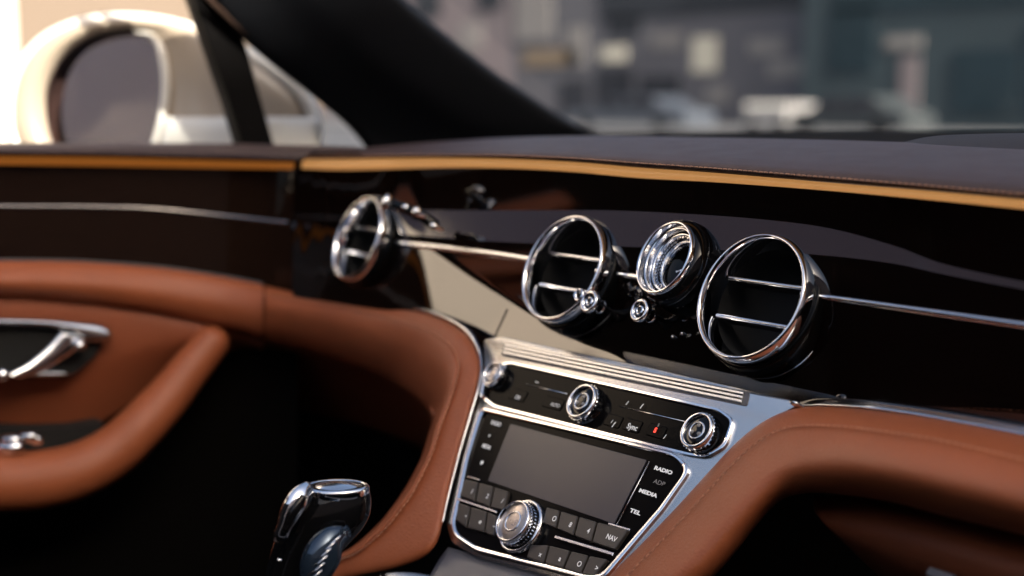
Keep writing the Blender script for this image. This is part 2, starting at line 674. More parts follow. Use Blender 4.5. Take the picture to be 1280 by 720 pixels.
# --- round vents
def vent(px, py, rad, tilt, yaw, yoff, knob=None):
    p = PY(px, py, -yoff)
    f = Frame(p, tilt, yaw)
    r = rad
    v = bpy.data.objects.new('air_vent', None)
    COL.objects.link(v)
    v.parent = dash
    v.location = p - V(dash.location)
    # chrome bezel : outer flank, rounded lip, deep concave inner flare
    prof = [(r * 1.0, -.014), (r * 1.03, -.009), (r * 1.025, -.003), (r * 1.0, .0005), (r * .975, .0016), (r * .95, .0006), (r * .925, -.003), (r * .895, -.010), (r * .875, -.018)]
    MB().lathe(f, prof, 96).build('bezel', CHROME, v, smooth=True)
    # black drum behind the bezel
    prof = [(r * 1.0, -.012), (r * 1.05, -.011), (r * 1.085, -.014), (r * 1.105, -.020), (r * 1.10, -.045), (r * 1.10, -.08)]
    MB().lathe(f, prof, 96).build('drum', DRUM, v, smooth=True)
    MB().lathe(f, [(r * 1.10, -.030), (r * 1.112, -.0312), (r * 1.10, -.0324)], 96).build('drum_ring', CHROMES, v, smooth=True)
    # inner throat and back
    MB().lathe(f, [(r * .878, -.017), (r * .86, -.03), (r * .84, -.06), (r * .01, -.062)], 64).build('throat', VOID, v, smooth=True)
    for s in (.31, -.31):
        b = s * r
        half = math.sqrt((.845 * r) ** 2 - b * b)
        mb = MB()
        pts = []
        for t in seg(-half, half, 12):
            pts.append(f.at(t, b, -.014))
        rows_ = []
        for (dv, dh) in ((.0013, 0), (.0017, -.001), (.0012, -.005), (-.0012, -.005), (-.0017, -.001), (-.0013, 0), (0, .0007)):
            rows_.append([p_ + f.v * dv + f.n * dh for p_ in pts])
        rows_.append(rows_[0])
        mb.grid(rows_).build('slat', CHROMES, v, smooth=True)
        # dark blade carrying the bright edge
        MB().box(f.at(0, b, -.026), f.u * half * .97, f.v * .0012, f.n * .006).build('blade', MATB, v)
    return f, v


def stop_knob(f, a, b, h, parent, r=.0085, stem=.03, tilt_u=0.6):
    """small pull knob on a rod, as on an organ stop"""
    g = f.moved(a, b, h)
    o = bpy.data.objects.new('vent_knob', None)
    COL.objects.link(o)
    o.parent = parent
    base = V(parent.location)
    if parent.parent: base = base + V(parent.parent.location)
    o.location = g.o - base
    MB().lathe(g, [(r * .62, -.001), (r * .70, .0012), (r * .86, .0022), (r, .0010), (r * 1.03, -.0015), (r * .95, -.0045), (r * .6, -.007)], 40).build('knob_rim', CHROME, o, smooth=True)
    MB().lathe(g, [(.0001, .0004), (r * .3, .0002), (r * .62, -.001)], 32).build('knob_face', GLOSSB, o, smooth=True)
    MB().lathe(g, [(r * .26, .0002), (r * .33, .0016), (r * .42, .0002)], 32).build('knob_boss', CHROME, o, smooth=True)
    MB().lathe(g, [(r * .5, -.006), (r * .34, -.010), (r * .30, -stem), (r * .5, -stem - .002), (r * .55, -stem - .008)], 24).build('knob_stem', GLOSSB, o, smooth=True)
    MB().lathe(g, [(r * .60, -.012), (r * .68, -.0135), (r * .60, -.015)], 24).build('knob_collar', CHROME, o, smooth=True)
    return o


fR, vR = vent(937, 370, .0508, 25, 1, .019)
fM, vM = vent(702, 334, .0497, 25, 1, .0195)
fL, vL = vent(446, 297, .048, 22, -3, .019)
fC = Frame(PY(737, 377, -.036), 25, 0)
stop_knob(fC, 0, 0, 0, dash, .0098)
stop_knob(Frame(PY(800, 388, -.032), 25, 0), 0, 0, 0, dash, .0098)
fE = Frame(PY(723, 368, -.036), 25, 0)
MB().lathe(fE, [(.0052, -.004), (.0060, -.001), (.0048, .001), (.0036, -.001)], 32).build('pull_ring', CHROME, dash, smooth=True)
stop_knob(Frame(PY(481, 252, -.046), 25, -35), 0, 0, 0, dash, .0082)
for qx, qy, rr in ((498, 256, .0046), (506, 259, .0040), (519, 264, .0058), (541, 282, .0034)):
    g = Frame(PY(qx, qy, -.034), 25, -30)
    MB().lathe(g, [(.0001, .003), (rr * .5, .0026), (rr * .85, .001), (rr, -.001), (rr * .8, -.004), (rr * .5, -.012)], 24).build('lever_bead', CHROME, dash, smooth=True)
lv = cr([PY(484, 252, -.040), PY(505, 260, -.032), PY(524, 268, -.026), PY(545, 283, -.014)], 16)
MB().tube(lv, .006, 12).build('vent_lever', GLOSSB, dash, smooth=True)
# small specks of the vent lever by the driver-side vent
for qx, qy in ((853, 417), (841, 421)):
    g = Frame(PY(qx, qy, -.012), 25, 0)
    MB().lathe(g, [(.0001, .002), (.0012, .0015), (.0018, 0), (.0014, -.004)], 16).build('lever_bead', CHROMES, dash, smooth=True)

# --- clock between the vents
pc = PY(829, 321, -.020)
clk = bpy.data.objects.new('dashboard_clock', None)
COL.objects.link(clk)
clk.parent = dash
clk.location = pc - V(dash.location)
f = Frame(pc, 26, -6)
r = .0312
MB().lathe(f, [(r * 1.02, -.004), (r * 1.13, -.006), (r * 1.19, -.012), (r * 1.22, -.03), (r * 1.2, -.06)], 72).build('housing', GLOSSB, clk, smooth=True)
MB().lathe(f, [(r * 1.175, -.013), (r * 1.20, -.0145), (r * 1.18, -.016)], 72).build('housing_ring', CHROMES, clk, smooth=True)
MB().lathe(f, [(r * 1.03, -.004), (r * 1.02, -.001), (r * .985, .0006), (r * .95, -.001), (r * .93, -.005)], 72).build('outer_ring', CHROME, clk, smooth=True)
for q, (ra, h) in enumerate(((.90, -.007), (.80, -.0125), (.68, -.019))):
    MB().lathe(f, [(r * (ra + .035), h - .004), (r * (ra + .02), h + .0005), (r * ra, h + .0014), (r * (ra - .03), h), (r * (ra - .045), h - .005)], 72).build('inner_ring', CHROME, clk, smooth=True)
MB().lathe(f, [(r * .94, -.005), (r * .88, -.012), (r * .78, -.018), (r * .63, -.028), (r * .001, -.0285)], 72).build('dial', GLOSSB, clk, smooth=True)
mb = MB()
for i in range(44):
    a = 2 * math.pi * i / 44
    d = f.u * math.cos(a) + f.v * math.sin(a)
    tt = -f.u * math.sin(a) + f.v * math.cos(a)
    mb.box(f.o + d * r * .745 + f.n * -.016, d * r * .055, tt * .0006, f.n * .0022)
mb.build('knurling', CHROME, clk)
mb = MB()
for ang, l in ((70, .52), (200, .36)):
    d = f.u * math.cos(R(ang)) + f.v * math.sin(R(ang))
    tt = f.n.cross(d)
    mb.box(f.o + d * r * l * .5 + f.n * -.026, d * r * l * .5, tt * .0006, f.n * .0003)
mb.build('hands', CHROME, clk)

# --- leather under the veneer, right side (with return into the footwell)
TILT = 35
FC = Frame(PY(800, 466, -.030), TILT, 0)


def cp(px, py, h=0.0): return FC.hit(px, py, h)


def yc(px, py): return cp(px, py).y


def bl(px, py, y1, w):
    """between the console plane (w=0) and the plane Y=y1 (w=1)"""
    return PY(px, py, yc(px, py) * (1 - w) + y1 * w)


# columns: from the bottom of the console up round the shoulder and out to the right
def brow(c, push, yr):
    out = []
    for (x, y) in c:
        w = min(1, max(0, (x - 930) / 200))
        w = w * w * (3 - 2 * w)
        yy = yc(x, y) * (1 - w) + yr * w - push
        out.append(PY(x, y, yy))
    return out


edge = [(700, 790), (761, 720), (800, 681), (845, 634), (886, 589), (920, 553), (950, 529), (980, 514), (1012, 508), (1062, 510), (1118, 516), (1175, 524.5), (1280, 545), (1420, 575)]
flng = [(722, 792), (782, 720), (820, 681), (862, 636), (898, 597), (928, 566), (954, 545.5), (980, 534), (1012, 530), (1062, 532.5), (1118, 540), (1175, 549), (1280, 573), (1420, 606)]
midc = [(760, 796), (815, 728), (850, 696), (888, 655), (918, 621), (944, 594), (966, 575), (988, 566), (1016, 563), (1062, 566), (1118, 575), (1175, 587), (1280, 612), (1420, 648)]
midd = [(790, 798), (842, 734), (874, 704), (904, 670), (930, 641), (952, 618), (972, 600), (991, 592), (1018, 590), (1062, 592.5), (1118, 602), (1175, 615), (1280, 641), (1420, 680)]
lipc = [(815, 800), (866, 740), (893, 712), (917, 684), (938, 657), (956, 636), (974, 621), (992, 615), (1018, 613), (1062, 616.5), (1118, 626), (1175, 641), (1280, 667), (1420, 708)]
rows = [brow(edge, -.004, -.010), brow([(a + 1, b + 2) for a, b in edge], .010, -.012), brow([(a * .5 + c * .5, b * .5 + d * .5) for (a, b), (c, d) in zip(edge, flng)], .016, -.030),
        brow(flng, .019, -.045)]
ra = loft(rows, 110, 14)
MB().grid(ra).build('leather_edge', LEA, dash, smooth=True)
rows = [brow([(a - .5, b - 1) for a, b in flng], .014, -.043), brow([(a + 2, b + 3) for a, b in flng], .022, -.047), brow(midc, .030, -.058), brow(midd, .029, -.060), brow(lipc, .014, -.045),
        brow([(a + 4, b + 3) for a, b in lipc], -.012, -.02), brow([(a + 6, b + 2) for a, b in lipc], -.06, .02)]
rb = loft(rows, 110, 40)
MB().grid(rb).build('leather_panel', LEA, dash, smooth=True)
sm = brow([(a + 1.0, b + 1.2) for a, b in flng], .0235, -.049)
stitches('stitching', cr(sm, 80), THREAD, dash, pitch=.0052, ln=.0037, r=.00055)
# bright trim along the top of the leather, right
tt_ = [(1000, 502.5), (1012, 499.5), (1032, 497.5), (1081, 499.5), (1130, 505.5), (1175, 512.5), (1280, 531), (1420, 560)]
tb_ = [(1000, 507), (1012, 507.5), (1032, 507.5), (1081, 511), (1130, 517.5), (1175, 525), (1280, 545), (1420, 576)]
rows = [[PY(x, y, -.004) for x, y in tt_], [PY(x, y + 1.5, -.0085) for x, y in tt_], [PY(x * .5 + a * .5, y * .5 + b * .5, -.0112) for (x, y), (a, b) in zip(tt_, tb_)],
        [PY(x, y - 1, -.0142) for x, y in tb_], [PY(x, y + 1, -.010) for x, y in tb_]]
MB().grid(loft(rows, 60, 12)).build('chrome_trim', CHROMES, dash, smooth=True)
# small clip at the corner
MB().lathe(Frame(PY(993, 504, -.030), 35, 0), [(.0001, .003), (.0022, .0022), (.003, 0), (.002, -.004)], 20, 1.5, .7).build('trim_clip', CHROME, dash, smooth=True)

# knee panel seen inside the opening, bottom right
kn = [[PY(x, y, .03) for x, y in ((1016, 622), (1060, 619), (1120, 628), (1280, 668), (1420, 712))],
      [PY(x, y, -.02) for x, y in ((1018, 634), (1066, 640), (1124, 650), (1280, 692), (1420, 740))],
      [PY(x, y, -.03) for x, y in ((1030, 655), (1082, 672), (1140, 690), (1280, 732), (1420, 780))],
      [PY(x, y, -.01) for x, y in ((1058, 682), (1110, 706), (1170, 732), (1290, 780), (1420, 840))],
      [PY(x, y, .06) for x, y in ((1100, 722), (1150, 750), (1210, 780), (1300, 830), (1420, 900))]]
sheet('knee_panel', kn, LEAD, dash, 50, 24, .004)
MB().prism(Frame(PY(1176, 719, -.06), 40, 0), arc_poly([(-.010, -.003), (.010, -.003), (.010, .003), (-.010, .003)], .0015), -.004, .001, .0008).build('kick_switch', GREYP, dash, label='small satin metal switch low in the opening')

# --- leather under the veneer, left side
LX = -.5


def lw(c, off, h):
    """x < 560: on the plan curve; beyond: console plane"""
    out = []
    for q in c:
        x, y = q[0], q[1]
        a = wall(x, y, off)
        if x < 470 and y < 520:
            out.append(a)
            continue
        b = cp(x, y, h)
        w = min(1, max(0, (x - 470) / 100)) if y < 520 else 1
        w = w * w * (3 - 2 * w)
        ta, tb = (a - CAM).dot(FW), (b - CAM).dot(FW)
        out.append(PD(x, y, ta * (1 - w) + tb * w))
    return out


e1 = [(331, 357), (380, 367), (430, 375), (491, 383), (540, 394.5), (577, 413), (595, 438), (599, 462), (595, 484), (584, 523), (573, 562), (558, 620), (552, 652), (545, 676), (528, 694), (489, 709), (430, 721), (380, 730)]
e2 = [(331, 366), (378, 374), (425, 382), (475, 391.5), (529, 409), (560, 428), (571.5, 445), (574, 460), (566, 491), (552, 530), (539, 570), (522, 605), (513, 621), (500, 638), (483, 659), (450, 688), (422, 700), (376, 716)]
e3 = [(331, 385), (372, 393), (418, 404), (462, 417), (508, 434), (542, 452), (556, 466), (558, 480), (554, 500), (545, 532), (534, 569), (518, 602), (508, 618), (495, 636), (478, 657), (447, 685), (420, 698), (374, 713)]
e4 = [(331, 408), (368, 416), (412, 428), (455, 441), (495, 456), (524, 472), (540, 486), (547, 498), (547, 512), (541, 536), (531, 569), (516, 600), (506, 616.5), (493, 634), (476, 655), (445, 683), (419, 696), (373, 711)]
e5 = [(331, 424), (366, 431), (410, 444), (452, 458), (488, 473), (515, 489), (531, 502), (540, 514), (543, 524), (538, 540), (529, 569), (514, 599), (504, 615), (491, 633), (474, 654), (443, 682), (418, 695), (372, 710)]
rows = [lw(e1, .004, -.004), lw([(a - .7, b + 1.5) for a, b in e1], .016, .010), lw([((a + c) / 2, (b + d) / 2) for (a, b), (c, d) in zip(e1, e2)], .022, .015), lw(e2, .030, .017)]
MB().grid(loft(rows, 130, 14)).build('leather_edge', LEA, dash, smooth=True)
rows = [lw(e2, .026, .013), lw([(a * .85 + c * .15, b * .85 + d * .15) for (a, b), (c, d) in zip(e2, e3)], .034, .020), lw(e3, .040, .020), lw(e4, .034, .012), lw(e5, .018, -.002), lw([(a - 3, b + 4) for a, b in e5], -.005, -.02)]
MB().grid(loft(rows, 130, 36)).build('leather_panel', LEA, dash, smooth=True)
stitches('stitching', cr(lw([(a - .3, b + .8) for a, b in e2], .0345, .0205), 90), THREAD, dash, pitch=.0052, ln=.0037, r=.0006)
# darker leather below, running back into the footwell
rows = [lw([(331, 420), (366, 428), (410, 441), (452, 455), (490, 470), (530, 498), (541, 520)], .014, -.004),
        [wall(x, y, -.05) for x, y in ((331, 440), (372, 448), (414, 462), (455, 478), (492, 494), (530, 520), (543, 540))],
        [wall(x, y, -.11) for x, y in ((335, 470), (380, 480), (425, 494), (465, 508), (500, 526), (530, 545), (543, 560))],
        [wall(x, y, -.17) for x, y in ((345, 510), (390, 518), (435, 530), (475, 542), (510, 556), (540, 570), (546, 580))]]
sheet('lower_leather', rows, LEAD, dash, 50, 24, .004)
# pale trim around the shoulder of the left leather
tO = [(380, 366), (440, 371.5), (495, 377.5), (547, 390), (583, 408), (599, 430), (603.5, 455), (600, 484), (588, 525), (577, 562), (562, 620), (555, 652)]
tI = [(380, 369), (440, 376), (491, 383), (540, 394.5), (577, 413), (595, 438), (599, 462), (595, 484), (584, 523), (573, 562), (558, 620), (551, 652)]
rows = [lw(tO, .004, .001), lw([(a * .8 + c * .2, b * .8 + d * .2) for (a, b), (c, d) in zip(tO, tI)], .012, .006), lw([(a * .3 + c * .7, b * .3 + d * .7) for (a, b), (c, d) in zip(tO, tI)], .013, .007), lw(tI, .008, .002)]
MB().grid(loft(rows, 110, 8)).build('chrome_trim', CHROMES, dash, smooth=True)

# ================================================================== CENTRE CONSOLE
con = thing('centre_console', 'brushed metal centre console with dark screen, climate dials and rotary controller between tan leather panels', 'console', tuple(cp(700, 560, -.02)))


def U(px, py, h=0): return FC.uv(px, py, h)


def poly(pts, rad=.004, k=5): return arc_poly([U(*p) for p in pts], rad, k)


plate = [(604, 424), (628, 420), (806, 458), (985, 498), (1003, 503), (984, 513), (952, 529), (921, 554), (887, 590), (846, 635), (800, 683), (757, 726), (740, 734), (597, 697), (564, 678), (557, 655), (565, 620), (579, 562), (588, 525), (601, 484), (604, 455)]
MB().prism(FC, poly(plate, .006), -.02, .0, .0012).build('face_plate', BRUSH, con, auto=30)
# top grille bar: frame and ribs
gr = [(631, 429), (938, 491), (934, 508.5), (627, 445)]
MB().prism(FC, poly(gr, .003), -.002, .0012, .0006).build('grille_recess', GREYP, con, auto=30)
g0, g1, g2, g3 = [U(*p) for p in gr]
for q in range(3):
    a, b = .10 + q * .28, .10 + q * .28 + .235
    L0 = V((*g0, 0)).lerp(V((*g3, 0)), a); L1 = V((*g0, 0)).lerp(V((*g3, 0)), b)
    R0 = V((*g1, 0)).lerp(V((*g2, 0)), a); R1 = V((*g1, 0)).lerp(V((*g2, 0)), b)
    d = (R0 - L0).normalized() * .004
    P_ = [((L0 + d).x, (L0 + d).y), ((R0 - d).x, (R0 - d).y), ((R1 - d).x, (R1 - d).y), ((L1 + d).x, (L1 + d).y)]
    MB().prism(FC, P_, .0008, .0034, .0008).build('grille_rib', BRUSH, con)
# raised rail above the climate panel
rail = [(640, 452), (905, 512), (915, 519), (640, 457.5)]


def frame_ring(name, outer, inner, h0, h1, mt, fr=FC, par=con):
    """band between two outlines (same point count)"""
    mb = MB()
    o_, i_ = outer, inner
    rows = [[fr.at(x, y, h0) for x, y in o_], [fr.at(x, y, h1 - .0005) for x, y in o_],
            [fr.at(x * .85 + a * .15, y * .85 + b * .15, h1) for (x, y), (a, b) in zip(o_, i_)],
            [fr.at(x * .3 + a * .7, y * .3 + b * .7, h1) for (x, y), (a, b) in zip(o_, i_)],
            [fr.at(x, y, h1 - .001) for x, y in i_], [fr.at(x, y, h0) for x, y in i_]]
    mb.grid(rows, closed=True)
    return mb.build(name, mt, par, auto=40)


cli = [(611, 466), (640, 457), (900, 516.5), (916, 529), (906, 556), (884, 570), (866, 567.5), (622, 507), (605, 494)]
clo = [(607, 463), (639, 453.5), (902, 512.5), (920.5, 526), (910, 560), (886, 574.5), (865, 572), (620, 511.5), (601, 497)]
ci, co = poly(cli, .005), poly(clo, .006)
frame_ring('climate_frame', co, ci, -.002, .0035, CHROME)
MB().prism(FC, ci, -.003, .0012, .0003).build('climate_panel', CBLK, con)
# thin bright lines on the climate panel
for a, b in (((658, 480.5), (709, 492.5)), ((775, 508), (856, 527))):
    p, q = cp(*a, .0016), cp(*b, .0016)
    MB().tube([p, p.lerp(q, .5), q], .0005, 6).build('accent_line', CHROMES, con, smooth=True)
# switch shapes on the climate panel
for x, y, w, h in ((649, 495, 30, 15), (693, 505, 34, 15), (768, 527, 26, 15), (792, 533, 26, 15), (822, 540, 26, 15)):
    a = U(x, y)
    ww, hh = w / F * 1.12 / .95 * .55, h / F * 1.1 * .55
    MB().prism(FC, arc_poly([(a[0] - ww, a[1] - hh), (a[0] + ww, a[1] - hh), (a[0] + ww, a[1] + hh), (a[0] - ww, a[1] + hh)], .002, 3), .0008, .0020, .0006).build('climate_switch', CBLK, con)


def text(s, px, py, hpx, mt, par, h=.0034, fr=FC, name='lettering', bold=0, w=None):
    cu = bpy.data.curves.new('t', 'FONT')
    cu.body = s
    cu.align_x = 'CENTER'
    cu.align_y = 'CENTER'
    cu.size = 1
    cu.extrude = .01
    cu.offset = bold
    o = bpy.data.objects.new('t', cu)
    COL.objects.link(o)
    bpy.context.view_layer.update()
    me = bpy.data.meshes.new_from_object(o.evaluated_get(bpy.context.evaluated_depsgraph_get()))
    bpy.data.objects.remove(o)
    c = fr.hit(px, py, h)
    k = hpx / F * 1.12 * 1.45
    xs = [v.co.x for v in me.vertices]
    kx = k
    if w:
        kx = (w / F * 1.12 * 1.25) / max(1e-6, max(xs) - min(xs))
    for v in me.vertices:
        v.co = c + fr.u * (v.co.x * kx) + fr.v * (v.co.y * k) + fr.n * (v.co.z * .004)
    return finish(name, me, mt, par, False, None)


text('DR', 647, 497, 5.5, INK, con, .0034)
text('AUTO', 694, 506.5, 4.6, INK, con, .0034)
text('•••', 671, 478, 5, INK, con, .0018)
text('Sync', 790.5, 534, 7, INK, con, .0034, bold=.015)
for (x, y, s) in ((767, 531, 7), (784, 504, 5), (802, 508, 6), (831, 546, 5), (765, 527, 4)):
    text('/', x, y, s, INK, con, .0034, name='switch_mark', bold=.03)
text('S', 819, 538, 6, RED, con, .0036, name='seat_heat_lamp', bold=.03)
text('S', 823, 531.5, 4, INKD, con, .0036, name='switch_mark', bold=.03)


# --- dials
def dial(px, py, r, hgt, face, par=con, cap=.80, name='climate_dial', tilt=TILT, ridges=28, fr=None):
    g0 = (fr or FC).moved(*U(px, py, hgt), hgt)
    o = bpy.data.objects.new(name, None)
    COL.objects.link(o)
    o.parent = par
    o.location = g0.o - V(par.location)
    MB().lathe(g0, [(r * cap, -.0005), (r * (cap + .04), .0012), (r * .93, .0018), (r * 1.0, .0008), (r * 1.03, -.002), (r * 1.0, -.005)], 64).build('rim', CHROME, o, smooth=True)
    MB().lathe(g0, [(.0001, .0002), (r * .45, 0), (r * (cap - .02), -.0006), (r * (cap + .02), -.001)], 48).build('cap', face, o, smooth=True)
    MB().lathe(g0, [(r * .99, -.0045), (r * 1.0, -hgt * .55), (r * 1.10, -hgt * .75), (r * 1.14, -hgt - .001)], 64).build('skirt', GLOSSB, o, smooth=True)
    mb = MB()
    for i in range(ridges):
        a = 2 * math.pi * i / ridges
        d = g0.u * math.cos(a) + g0.v * math.sin(a)
        t_ = -g0.u * math.sin(a) + g0.v * math.cos(a)
        mb.box(g0.o + d * r * 1.03 - g0.n * (hgt * .42), d * r * .035, t_ * .0005, g0.n * (hgt * .26))
    mb.build('knurling', CHROME, o)
    MB().lathe(g0, [(r * .40, .0002), (r * .44, .0010), (r * .50, .0002)], 40).build('inner_ring', CHROMES, o, smooth=True)
    return g0, o


dl, _ = dial(616, 467, .0118, .009, BTNM)
dm, o1 = dial(727, 501.5, .0158, .011, GLOSSB)
dr, o2 = dial(871, 538, .0150, .010, GLOSSB)
for g_, o_ in ((dm, o1), (dr, o2)):
    mb = MB()
    for i in range(3):
        a = R(90 + 120 * i)
        mb.lathe(g_.moved(.0042 * math.cos(a), .0042 * math.sin(a), 0), [(.0001, .0012), (.0014, .0011), (.0017, .0002)], 12)
    par = o_
    me = mb.build('fan_mark', INKD, None, smooth=True)
    me.parent = o_
    me.location = -(V(o_.location) + V(con.location))

# --- infotainment
sb = [(606, 515), (846, 573), (860, 590), (826, 637), (770, 701), (754, 719), (738, 720), (600, 685), (574, 668), (571, 655), (588, 574)]
sbo = [(602, 510), (847, 568.5), (866.5, 588), (831, 639), (774, 706), (757, 726), (737, 727), (597, 692), (570, 673), (566, 655), (583, 574)]
rads = [.008, .010, .008, .003, .003, .006, .004, .008, .008, .004, .004]
si, so = arc_poly([U(*p) for p in sb], rads), arc_poly([U(*p) for p in sbo], rads)
frame_ring('screen_frame', so, si, -.002, .0038, CHROME)
MB().prism(FC, si, -.003, .0008, .0003).build('screen_surround', CBLK, con)
scr = [(639.5, 530.5), (810, 576), (769, 656), (611, 602)]
MB().prism(FC, poly(scr, .0015, 3), .0006, .0016, .0003).build('screen', SCR, con)
# bezel line on the right of the screen
p, q = cp(812, 577, .002), cp(771, 656, .002)
MB().tube([p, p.lerp(q, .5), q], .0005, 6).build('screen_edge', CHROMES, con, smooth=True)
# side keys columns
text('RADIO', 620, 529.5, 5.2, INK, con, .0022, w=17, bold=.03)
text('•', 611.5, 545, 9, INK, con, .0022)
text('MEDIA', 608, 558.5, 5.2, INK, con, .0022, w=15, bold=.03)
text('•', 602, 579, 16, INK, con, .0022)
text('RADIO', 829, 588, 4.3, INK, con, .0022, w=24, bold=.05)
text('ADP', 824, 603.5, 5.2, INKD, con, .0022, w=15)
text('MEDIA', 810, 616.5, 4.3, INK, con, .0022, w=25, bold=.05)
text('TEL', 794, 640, 4.5, INK, con, .0022, w=15, bold=.04)
# chrome separators
def bar(a, b, w, h0, h1, mt, name):
    p, q = V((*U(*a), 0)), V((*U(*b), 0))
    d = (q - p).normalized()
    n_ = V((-d.y, d.x, 0)) * w
    MB().prism(FC, [((p + n_).x, (p + n_).y), ((q + n_).x, (q + n_).y), ((q - n_).x, (q - n_).y), ((p - n_).x, (p - n_).y)], h0, h1, .0006).build(name, mt, con)


bar((575, 625.5), (624, 642), .0011, .0006, .0040, CHROMES, 'separator')
bar((697, 673), (770, 695), .0013, .0006, .0040, CHROMES, 'separator')
bar((587, 597), (602, 601.5), .0007, .0006, .0030, CHROMES, 'separator')
bar((763, 656), (790, 664), .0009, .0006, .0030, CHROMES, 'separator')


def quad_btn(c, glyph, gp=None, gs=6, mt=BTN, ink=INK):
    o = bpy.data.objects.new('button', None)
    COL.objects.link(o)
    o.parent = con
    cc = cp(sum(p[0] for p in c) / 4, sum(p[1] for p in c) / 4)
    o.location = cc - V(con.location)
    k = MB().prism(FC, arc_poly([U(*p) for p in c], .0014, 3), .0006, .0042, .0009).build('key', mt, None)
    k.parent = o
    k.location = -cc
    g_ = gp or (sum(p[0] for p in c) / 4, sum(p[1] for p in c) / 4)
    if glyph:
        t_ = text(glyph, g_[0], g_[1], gs, ink, None, .0046, name='symbol', bold=.02)
        t_.parent = o
        t_.location = -cc


def row(cs, tops, glyphs):
    for i in range(len(glyphs)):
        (a, b) = cs[i], cs[i + 1]
        if glyphs[i] is None: continue
        g = glyphs[i]
        quad_btn([(a[0] + 1.2, a[1] + .4), (b[0] - .8, b[1] - .2), (b[2] - .8, b[3] - .2), (a[2] + 1.2, a[3] + .4)], g)


# (top x, top y, bottom x, bottom y) of every key boundary
row([(583, 601, 577, 622), (602, 605.5, 597, 629), (621, 611, 616, 636), (640, 617, 634, 641)], 0, ['1', '2', '/'])
row([(575, 630, 573, 652), (592, 636, 587, 662), (613, 642, 609, 668), (626, 648, 622, 673)], 0, ['◂', 'o', '–'])
row([(686, 636, 681, 655), (704, 641, 699, 663), (727, 648, 721, 672), (750, 655, 743, 680), (790, 665, 773, 690)], 0, ['○', '8', '4', 'NAV'])
row([(666, 683, 661, 699), (690, 684, 684, 706), (717, 691, 708, 713), (740, 697, 730, 720), (764, 702, 748, 722)], 0, ['x', 'a', '○', '>'])

# rotary controller
g0, o3 = dial(641, 651.5, .0182, .0135, BTNM, cap=.87, name='rotary_controller', ridges=40)
MB().lathe(g0, [(.0238, -.013), (.0234, -.0095), (.0218, -.008), (.0204, -.0095), (.0200, -.013)], 64).build('base_ring', CHROME, o3, smooth=True).location
for ob in o3.children:
    if ob.name.startswith('base_ring'):
        pass

# lower slope of the console under the plate, tray ring
rows = [[cp(x, y, -.004) for x, y in ((560, 684), (600, 694), (660, 710), (720, 728), (760, 742))],
        [cp(x, y, -.012) + V((0, -.02, -.0)) for x, y in ((566, 705), (605, 716), (660, 732), (720, 750), (760, 765))],
        [cp(x, y, -.012) + V((0, -.08, -.02)) for x, y in ((590, 760), (630, 766), (660, 782), (720, 800), (760, 815))]]
sheet('lower_panel', rows, GREYP, con, 30, 12, .004)
zt = -.36
trc = PZ(492, 744, zt)
trf = Frame(trc, 90, 0)
for r_, w_ in ((.062, .0018), (.053, .0014)):
    MB().lathe(trf, [(r_, 0), (r_ - w_ * .3, w_), (r_ - w_ * 1.3, w_), (r_ - w_ * 2, 0)], 72).build('tray_ring', CHROME, con, smooth=True)
MB().lathe(trf, [(.07, -.001), (.03, -.001), (.0001, -.001)], 48).build('tray', VOID, con, smooth=True)

# ================================================================== GEAR SELECTOR
gc = PD(405, 690, 1.0)
gear = thing('gear_selector', 'black gear selector with chrome top cap and spine, rising in front of the centre console', 'gear selector', tuple(PD(380, 780, 1.0)))
TO = V((-FW.x, -FW.y, 0)).normalized()
RH = V((RT.x, RT.y, 0)).normalized()
prof = [(760, 326, 398), (735, 329, 405), (712, 333, 414), (690, 338, 427), (672, 344, 443), (658, 349, 455), (645, 353.5, 461.5), (632, 358.5, 464), (622, 364, 463.5), (614, 370, 461.5), (608.5, 377, 459)]
rows = []
for y, a, b in prof:
    c = PD((a + b) / 2, y, 1.0)
    hw = (b - a) / 2 / F
    hd = hw * .62
    row_ = []
    for i in range(40):
        t = 2 * math.pi * i / 40
        ct, st = math.cos(t), math.sin(t)
        e = .8
        row_.append(c + RH * (hw * math.copysign(abs(ct) ** e, ct)) + TO * (hd * math.copysign(abs(st) ** e, st)))
    rows.append(row_)
c = PD(420, 606, 1.0)
rows.append([c + (p - c) * .9 + V((0, 0, .0012)) for p in rows[-1]])
rows.append([c + (p - c) * .02 for p in rows[-1]])
cols = [cr([rows[i][j] for i in range(len(rows))], 40) for j in range(40)]
MB().grid([[cols[j][i] for j in range(40)] for i in range(40)], closed=True).build('grip', GLOSSB, gear, smooth=True)
# cap
fcap = Frame(PD(421, 610.5, .998), 90, 0)
fcap.u = RH.copy(); fcap.v = -TO; fcap.n = V((.04, 0, 1)).normalized()
rc = 41 / F
MB().lathe(fcap, [(rc * .97, -.0045), (rc * 1.0, -.002), (rc * .99, .001), (rc * .93, .0026), (rc * .86, .0022), (rc * .82, .0004)], 64, 1, .72).build('cap_rim', CHROME, gear, smooth=True)
MB().lathe(fcap, [(rc * .83, .0004), (rc * .6, .0026), (rc * .3, .0040), (rc * .001, .0044)], 64, 1, .72).build('cap_top', CHROMES, gear, smooth=True)
# chrome spine down the left flank
sp = cr([PD(387, 609, .978), PD(374, 622, .968), PD(362, 643, .966), PD(353, 664, .966), PD(348.5, 677, .967)], 24)
MB().tube(sp, lambda t: (.0052 + .0026 * math.sin(math.pi * min(1, t * 1.3))) * (1 if t < .93 else .8), 16, flat=.6, up=TO).build('spine', CHROME, gear, smooth=True)
sp2 = cr([PD(380, 620, .960), PD(367, 640, .956), PD(356, 664, .957)], 16)
MB().tube(sp2, lambda t: .0026 + .001 * math.sin(math.pi * t), 12, flat=.6, up=TO).build('spine_inlay', GLOSSB, gear, smooth=True)
